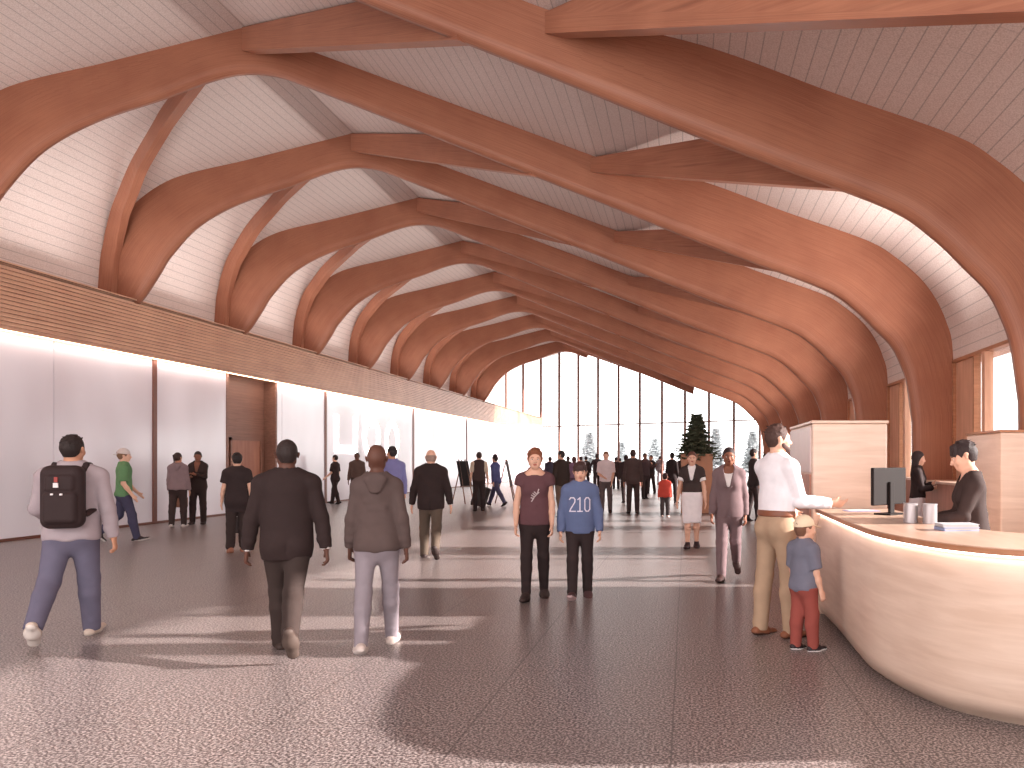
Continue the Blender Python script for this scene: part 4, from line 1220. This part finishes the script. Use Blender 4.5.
# -- near the counter
f = Fig(1.78, female=True, legs=((-14, 34, 0, -1), (9, 3, 0, 1)), arms=((-6, 10, 14, 2), (8, 10, 14, 2)), head=(6, 0))
put(729, 580, 176, 'person in a grey trouser suit with dark hair tied back walking towards us', f, dict(h=.0078, skin='brown', hair=(52, 36, 36), style='bun',
    shirt=dict(c=(236, 226, 224), neck='scoop'), jacket=dict(c=(120, 98, 100), key='gsuit', hem=.09, neck='v', lapel=1, front_open=1, pads=1, g=.024), trousers=dict(c=(120, 98, 100), g=.016, hem=.056, key='gsuit'), shoes=dict(c=(70, 50, 48), heel=1)))
f = Fig(1.93, wide=1.0, legs=((-2, 3, 0, 5), (5, 4, 0, 4)), arms=((24, 6, 40), (14, 8, 72, -22)), head=(-22, 0), lean=2)
put(776, 636, -48, 'bearded person in a white shirt and khaki trousers reaching one hand over the counter', f, dict(h=.0078, skin='light', hair=(74, 50, 44), style='short', beard=1, hands=('relaxed', 'open'),
    shirt=dict(c=(232, 224, 228), g=.016, hem=-.085, collar=1, folds=3, key='wshirt', drop=.15), trousers=dict(c=(172, 142, 118), g=.016, hem=.06, belt=(126, 74, 52)), shoes=dict(c=(134, 84, 62), sole=(90, 60, 50))))
f = Fig(1.15, child=True, legs=((-2, 3, 0, 2), (6, 4, 0, 3)), arms=((2, 9, 12), (6, 8, 10)), head=(-14, -2))
put(804, 650, -48, 'child in a grey patterned shirt, red trousers and cream cap beside the bearded person', f, dict(h=.0065, skin='light', hair=(120, 82, 64), style='short', cap=dict(c=(226, 204, 176)),
    shirt=dict(c=(112, 110, 124), g=.016, sleeve=.4, hem=.06, folds=6, key='check', drop=.16), trousers=dict(c=(146, 74, 66), g=.018, hem=.062), shoes=dict(c=(54, 44, 46), sole=(232, 224, 222))))
f = Fig(1.77, female=True, legs=((0, 2), (0, 2)), arms=((22, 10, 58, 12), (18, 8, 62, 12)), head=(-6, -20), lean=4)
person((2.36, 6.55), 80, 'receptionist with short dark hair in a black top behind the curved counter', f, dict(h=.007, skin='light', hair=(52, 38, 38), style='short', fringe=1, hands=('palmdown', 'palmdown'),
    shirt=dict(c=(60, 46, 44), g=.018, sleeve=.85, neck='scoop', hem=.04, folds=7, key='blk'), trousers=dict(c=(66, 52, 52)), shoes=dict(c=(50, 40, 40))))
f = Fig(1.75, female=True, legs=((0, 2), (0, 2)), arms=((20, 6, 95, 45), (15, 6, 80, 40)), head=(-4, -6))
person((3.94, 13.6), -105, 'long-haired person in a black top and white trousers standing by the window wall', f, dict(h=.011, skin='light', hair=(56, 42, 42), style='long',
    shirt=dict(c=(54, 42, 42), g=.02, sleeve=.8, hem=-.04), trousers=dict(c=(226, 216, 220)), shoes=dict(c=(50, 40, 40))))
# -- left side, middle distance
f = Fig(1.84, wide=1.0, legs=((-10, 34, 0), (16, 6, 0)), arms=((12, 6, 30), (-2, 6, 34)), head=(0, 0))
put(124, 541, -82, 'person in a green T-shirt and pale cap walking right beside the glass wall', f, dict(h=.0105, skin='light', hair=(130, 96, 74), style='short', cap=dict(c=(206, 190, 186), back=1),
    shirt=dict(c=(98, 134, 94), g=.02, sleeve=.42, hem=.05), trousers=dict(c=(70, 66, 88), key='denim3'), shoes=dict(c=(52, 42, 44), sole=(226, 216, 212))))
f = Fig(1.78, female=True, legs=((-3, 3), (4, 3)), arms=((2, 7, 12), (4, 8, 14)), head=(-20, 0))
put(178, 527, -12, 'person with a ponytail in a grey hoodie standing beside the glass wall', f, dict(h=.0135, skin='tan', hair=(62, 42, 38), style='tail', shirt=dict(c=(132, 110, 112), g=.022, hem=.04, hood=1, name='hoodie'), trousers=dict(c=(62, 48, 46)), shoes=dict(c=(200, 190, 186))))
f = Fig(1.82, female=True, legs=((0, 2), (3, 3)), arms=((22, 6, 85, 35), (14, 8, 80, 30)), head=(6, -6))
put(198, 524, 168, 'person in a black trouser suit holding papers, facing the one with the ponytail', f, dict(h=.0135, skin='brown', hair=(52, 38, 36), style='bun', jacket=dict(c=BLACKISH, hem=.06, neck='v'), trousers=dict(c=BLACKISH, hem=.06), shoes=dict(c=(60, 46, 46))))
x, y = at(188, 524)
r = empty('handbag', (x, y-.25, .0), math.radians(-15), 'brown leather handbag hanging beside the ponytailed person', 'bag')
sdf_obj('bag_body', [Box((0, 0, .56), (.15, .06, .13), .03)], .012, plain('tan_leather', (134, 88, 68), .5), r)
B = MB()
pp = [(.1*math.cos(a), 0, .68+.16*math.sin(a)) for a in [PI*i/10 for i in range(11)]]
for a, b in zip(pp, pp[1:]): B.tube(a, b, .008)
B.build('handle', plain('tan_leather2', (112, 72, 56), .5), r)
f = Fig(1.73, female=True, legs=((-5, 6, 0, 1), (4, 3, 0, 1)), arms=((6, 12, 16), (-4, 12, 12)), head=(8, 0))
put(237, 552, 3, 'dark-haired person in a black short-sleeved outfit walking away left of the suited foreground walker', f, dict(h=.0105, skin='light', hair=(44, 34, 34), style='short', shirt=dict(c=(54, 42, 42), g=.022, sleeve=.3, hem=.22, drop=.18), trousers=dict(c=(56, 44, 42), long=0, hem=.07), shoes=dict(c=(150, 100, 80))))
x, y = at(250, 548)
r = empty('shopping_bag', (x, y-.2, .28), math.radians(25), 'black square bag with pale piping carried between the black outfit walker and the suited walker', 'bag')
B = MB(); B.box(-.14, .14, -.06, .06, 0, .32); B.build('bag_body', plain('black_bag', (64, 50, 50), .5), r, bevel=.01)
B = MB(); B.box(-.145, .145, -.066, -.06, .0, .014); B.box(-.145, .145, -.066, -.06, .306, .32); B.box(-.145, -.131, -.066, -.06, 0, .32); B.box(.131, .145, -.066, -.06, 0, .32); B.build('piping', plain('pale_piping', (210, 196, 190), .5), r)
f = Fig(1.80, female=True, legs=((-10, 8), (16, 8)), arms=((10, 6, 40), (-5, 6, 20)))
put(335, 504, 62, 'small figure in black with short hair walking left beside the glass wall post', f, dict(h=.016, skin='light', hair=(50, 38, 36), style='short', shirt=dict(c=(60, 46, 44), sleeve=.4), trousers=dict(c=(58, 46, 44)), shoes=dict(c=(50, 40, 40))))
f = Fig(1.86, legs=((-3, 4), (5, 4)), arms=((2, 10, 12), (2, 10, 12)))
put(357, 507, 175, 'dark-skinned person in a brown pullover facing us in front of the glowing letters', f, dict(h=.015, skin='dark', hair=(46, 34, 32), style='fade', shirt=dict(c=(96, 76, 70), name='pullover'), trousers=dict(c=(70, 56, 54)), shoes=dict(c=(50, 40, 40))))
f = Fig(1.88, legs=((-6, 8), (8, 4)), arms=((4, 8, 14), (0, 9, 12)), head=(26, 0))
put(392, 540, 14, 'person in a violet-blue shirt partly hidden behind the hooded walker', f, dict(h=.0115, skin='tan', hair=(46, 36, 36), style='short', shirt=dict(c=(120, 116, 160), collar=1, hem=.02, g=.02), trousers=dict(c=(78, 80, 120)), shoes=dict(c=(60, 48, 48))))
f = Fig(1.78, wide=1.08, legs=((10, 4, 0, 3), (-14, 30, -4, 1)), arms=((2, 16, 12), (-2, 16, 12)))
put(431, 558, -2, 'balding person in a black jacket and olive trousers walking away in the middle distance', f, dict(h=.0095, skin='light', hair=(150, 124, 112), style='ring', shirt=dict(c=(226, 218, 216)), jacket=dict(c=(50, 38, 37), hem=.12, pads=1, shirtcuff=1, neck='crew', drop=.185, vent=1), trousers=dict(c=(90, 76, 66), hem=.058), shoes=dict(c=(56, 44, 42))))
f = Fig(1.86, legs=((-2, 3), (4, 4)), arms=((2, 9, 12), (-4, 12, 14)), head=(6, 0))
put(479, 511, 8, 'person in a black and white striped vest standing behind the rolling suitcase', f, dict(h=.013, skin='light', hair=(60, 42, 38), style='short', shirt=dict(c=(206, 186, 166), sleeve=.4), jacket=dict(c=(70, 54, 52), sleeve=0, hem=.02, name='vest', g=.022), trousers=dict(c=(54, 42, 42)), shoes=dict(c=(50, 40, 40))))
f = Fig(1.80, legs=((-24, 10, 0), (26, 6, 0)), arms=((-14, 8, 12), (14, 8, 20)), lean=4)
put(496, 506, 58, 'person in a blue suit and dark hat striding left and pulling a suitcase', f, dict(h=.013, skin='light', hair=(60, 44, 40), style='short', hat=(50, 40, 42), jacket=dict(c=(84, 86, 128), hem=.1, neck='crew'), trousers=dict(c=(92, 88, 116), hem=.056), shoes=dict(c=(52, 42, 44))))
x, y = at(477, 507)
r = empty('suitcase', (x, y, 0), math.radians(-10), 'black wheeled suitcase tilted on its way behind the striped vest person', 'suitcase')
R_ = rot('Y', math.radians(20))
sdf_obj('suitcase_body', [Box(R_@V(0, 0, .40), (.24, .13, .34), .04, R=R_)], .014, plain('black_case', (52, 42, 42), .5), r)
B = MB(); a, b = R_@V(-.12, 0, .72), R_@V(-.12, 0, 1.05); c2, d2 = R_@V(.12, 0, .72), R_@V(.12, 0, 1.05)
B.tube(a, b, .01); B.tube(c2, d2, .01); B.tube(b, d2, .014); B.build('pull_handle', M_BLK, r)
for sx in (-.18, .18):
    p = R_@V(sx, 0, .05); B = MB(); B.tube((p[0], -.1, max(.04, p[2])), (p[0], .1, max(.04, p[2])), .04, n=14); B.build('wheel', M_BLK, r)
# -- far crowd
def far(px, D, H, rz, label, skin_='tan', hair=(52, 38, 36), style='short', top=(60, 46, 44), bot=(58, 46, 46), fem=False, jk=False, arms=None, stride=6, sleeve=1., shoes=(50, 40, 40), h=.018, **kw):
    f = Fig(H, female=fem, legs=((-stride, 6), (stride, 4)), arms=arms or ((3, 9, 14), (-3, 10, 18)), head=(kw.pop('hy', 0), 0))
    d = dict(h=h, skin=skin_, hair=hair, style=style, trousers=dict(c=bot, hem=.056), shoes=dict(c=shoes))
    d['jacket' if jk else 'shirt'] = dict(c=top, g=.02, sleeve=sleeve, hem=.1 if jk else .03, neck='crew')
    d.update(kw)
    return person(((px-686)*D/800, D), rz+.85*ray((px-686)*D/800, D), label, f, d)
far(606, 24.3, 1.86, 176, 'person in a pale pink T-shirt and grey jeans facing us in the mid hall', 'light', (120, 78, 58), 'curly', (222, 204, 206), (104, 88, 88), sleeve=.42, h=.0125, stride=2, arms=((4, 7, 20, 10), (4, 7, 60, 40)))
far(633, 24.0, 1.92, 2, 'broad person in a dark suit standing with back to us in the mid hall', 'tan', (70, 48, 44), 'short', (78, 62, 60), (66, 52, 50), jk=True, h=.0125, stride=1, arms=((2, 10, 12), (0, 10, 12)))
far(561, 22.5, 1.87, 40, 'person in a dark suit looking left behind the maroon top walker', 'light', (50, 38, 36), 'short', (56, 44, 40), (96, 82, 72), jk=True, h=.0125, hy=30)
far(550, 37, 1.76, 10, 'small dark figure with a bag left of the dark suited one, far away', 'light', top=(70, 64, 78))
far(574, 32, 1.74, 20, 'person in a muted purple top behind the blue hoodie walker', 'brown', (96, 62, 60), 'bob', (128, 100, 124), (92, 72, 84), fem=True)
far(568, 36, 1.78, 10, 'dark figure half hidden by the purple top person', 'dark')
far(581, 41, 1.80, 0, 'far figure in a pale top above the blue hoodie walker, left of a dark one', 'tan', top=(196, 186, 190))
far(586, 44, 1.80, -20, 'far dark slender figure above the blue hoodie walker head', 'tan')
far(597, 40, 1.92, 10, 'tall dark figure with arms on hips left of the pink T-shirt person, far off', 'dark', arms=((-14, 34, 60, 30), (-14, 34, 60, 30)), top=(64, 54, 58))
far(616, 44, 1.76, 0, 'far dark figure just right of the pink T-shirt person', 'tan', fem=True)
far(620, 46, 1.72, 20, 'far figure in muted red beside the pink T-shirt person', 'light', top=(140, 96, 98))
far(626, 30, 1.80, 14, 'dark haired figure peeking out left of the broad dark suit', 'dark', top=(62, 50, 50))
far(645, 33, 1.90, -150, 'person in dark clothes with one raised arm right of the broad dark suit', 'brown', arms=((30, 20, 90, 10), (5, 9, 30)), top=(74, 58, 60))
far(651, 38, 1.84, 150, 'dark figure holding something up, behind the dark pair', 'tan', arms=((40, 14, 90, 0), (8, 9, 60)), top=(56, 46, 48))
far(660, 52, 1.86, 0, 'slim grey figure standing alone near the far gable', 'tan', top=(120, 106, 110), bot=(104, 90, 94))
far(672, 29.5, 1.88, -20, 'person in black with a ponytail behind the child in red', 'light', (48, 36, 36), 'tail', (52, 42, 42), fem=True, hy=40)
far(681, 44, 1.84, 0, 'far dark figure left of the tall brown planter', 'tan')
far(754, 21, 1.90, -70, 'dark-haired person in black seen between the grey trouser suit and the white shirt', 'light', (46, 36, 36), 'short', (58, 48, 48), jk=True, h=.0125)
far(765, 30, 1.84, 0, 'dark head of a person just left of the bearded one, far behind', 'tan')
f = Fig(1.27, child=True, legs=((-2, 3), (3, 3)), arms=((4, 9, 12), (4, 9, 12)))
put(665, 517, 4, 'small child in a red jacket standing in the middle of the hall', f, dict(h=.0115, skin='light', hair=(58, 40, 38), style='short', shirt=dict(c=(190, 74, 62), g=.024, hem=.06, name='jacket'), trousers=dict(c=(74, 66, 66)), shoes=dict(c=(216, 196, 190))))
f = Fig(1.76, female=True, legs=((-4, 6, 0, -1), (6, 3, 0, -1)), arms=((2, 13, 12), (2, 15, 14)), head=(6, 0))
put(692, 548, 176, 'person in a black vest, white blouse and white skirt walking towards us by the planter', f, dict(h=.0098, skin='light', hair=(96, 60, 50), style='bun', shirt=dict(c=(238, 230, 230), neck='crew', sleeve=.3, hem=-.06, g=.014), jacket=dict(c=(66, 54, 52), neck='v', sleeve=.2, hem=-.1, name='vest', g=.022), skirt=dict(c=(240, 230, 232), len=.46), shoes=dict(c=(60, 44, 46), heel=1)))
# ------------------------------------------------------------------ light, sky, camera
def area(name, loc, size, power, rot, col=(1, 1, 1)):
    l = bpy.data.lights.new(name, 'AREA'); l.shape = 'RECTANGLE'; l.size, l.size_y = size; l.energy = power; l.color = col
    o = bpy.data.objects.new(name, l); o.location = loc; o.rotation_euler = rot; COL.objects.link(o); return o
sun = bpy.data.lights.new('sun', 'SUN'); sun.energy = 12.5; sun.angle = math.radians(.9); sun.color = (1, .92, .87)
so = bpy.data.objects.new('sun', sun); COL.objects.link(so)
el = math.radians(17.8); az = math.radians(0)
d = Vector((-math.cos(el)*math.cos(az), math.cos(el)*math.sin(az), -math.sin(el)))
so.rotation_euler = d.to_track_quat('-Z', 'Y').to_euler()
# LED cove above the slatted bulkhead and the strip over the glass wall
for n in range(-1, 8):
    yc = 14.5+4.7*n+.38+2.1
    area('cove_uplight', (-13.45, yc, EYE+3.93), (.3, 2.6), 46, (PI, math.radians(36), 0), (1, .94, .92)).data.spread = math.radians(165)
    if n < 6: area('added_ceiling_fill', (4.78, yc, HEAD+.03), (.2, 2.6), 95, (PI, math.radians(-56), 0), (1, .94, .91)).data.spread = math.radians(110)  # added fill lamps for the right and centre ceiling, no real fitting
area('wall_washer', (XG+.09, 28, z0-.03), (.06, 60), 190, (0, math.radians(-12), 0), (1, .9, .82))

wd = bpy.data.worlds.new('sky'); sc.world = wd; wd.use_nodes = True
N, L = wd.node_tree.nodes, wd.node_tree.links
bg = N['Background']
tc = N.new('ShaderNodeTexCoord'); mp = N.new('ShaderNodeMapping'); mp.inputs['Scale'].default_value = (1.6, 1.6, 5)
L.new(tc.outputs['Generated'], mp.inputs[0])
no = N.new('ShaderNodeTexNoise'); no.inputs['Scale'].default_value = 2.2; no.inputs['Detail'].default_value = 5; L.new(mp.outputs[0], no.inputs['Vector'])
rp = N.new('ShaderNodeValToRGB'); e = rp.color_ramp.elements
e[0].position = .3; e[0].color = (.2, .2, .21, 1); e[1].position = .46; e[1].color = (1.0, .965, .95, 1)
L.new(no.outputs['Fac'], rp.inputs[0]); L.new(rp.outputs[0], bg.inputs['Color'])
bg.inputs['Strength'].default_value = 2.9

cam = bpy.data.cameras.new('camera'); co = bpy.data.objects.new('camera', cam); COL.objects.link(co)
co.location = (0, 0, EYE); co.rotation_euler = (PI/2, 0, 0)
cam.sensor_width = 36; cam.sensor_fit = 'HORIZONTAL'; cam.lens = 800/1024*36
cam.shift_x = -174/1024; cam.shift_y = 76/1024
cam.clip_end = 2000; cam.clip_start = .05
sc.camera = co
vs = sc.view_settings
vs.view_transform = 'Standard'; vs.look = 'None'; vs.gamma = 1; vs.exposure = .5; vs.use_curve_mapping = False
cy = sc.cycles
cy.use_denoising = True; cy.max_bounces = 7; cy.diffuse_bounces = 5; cy.glossy_bounces = 3; cy.transparent_max_bounces = 12
cy.sample_clamp_indirect = 6
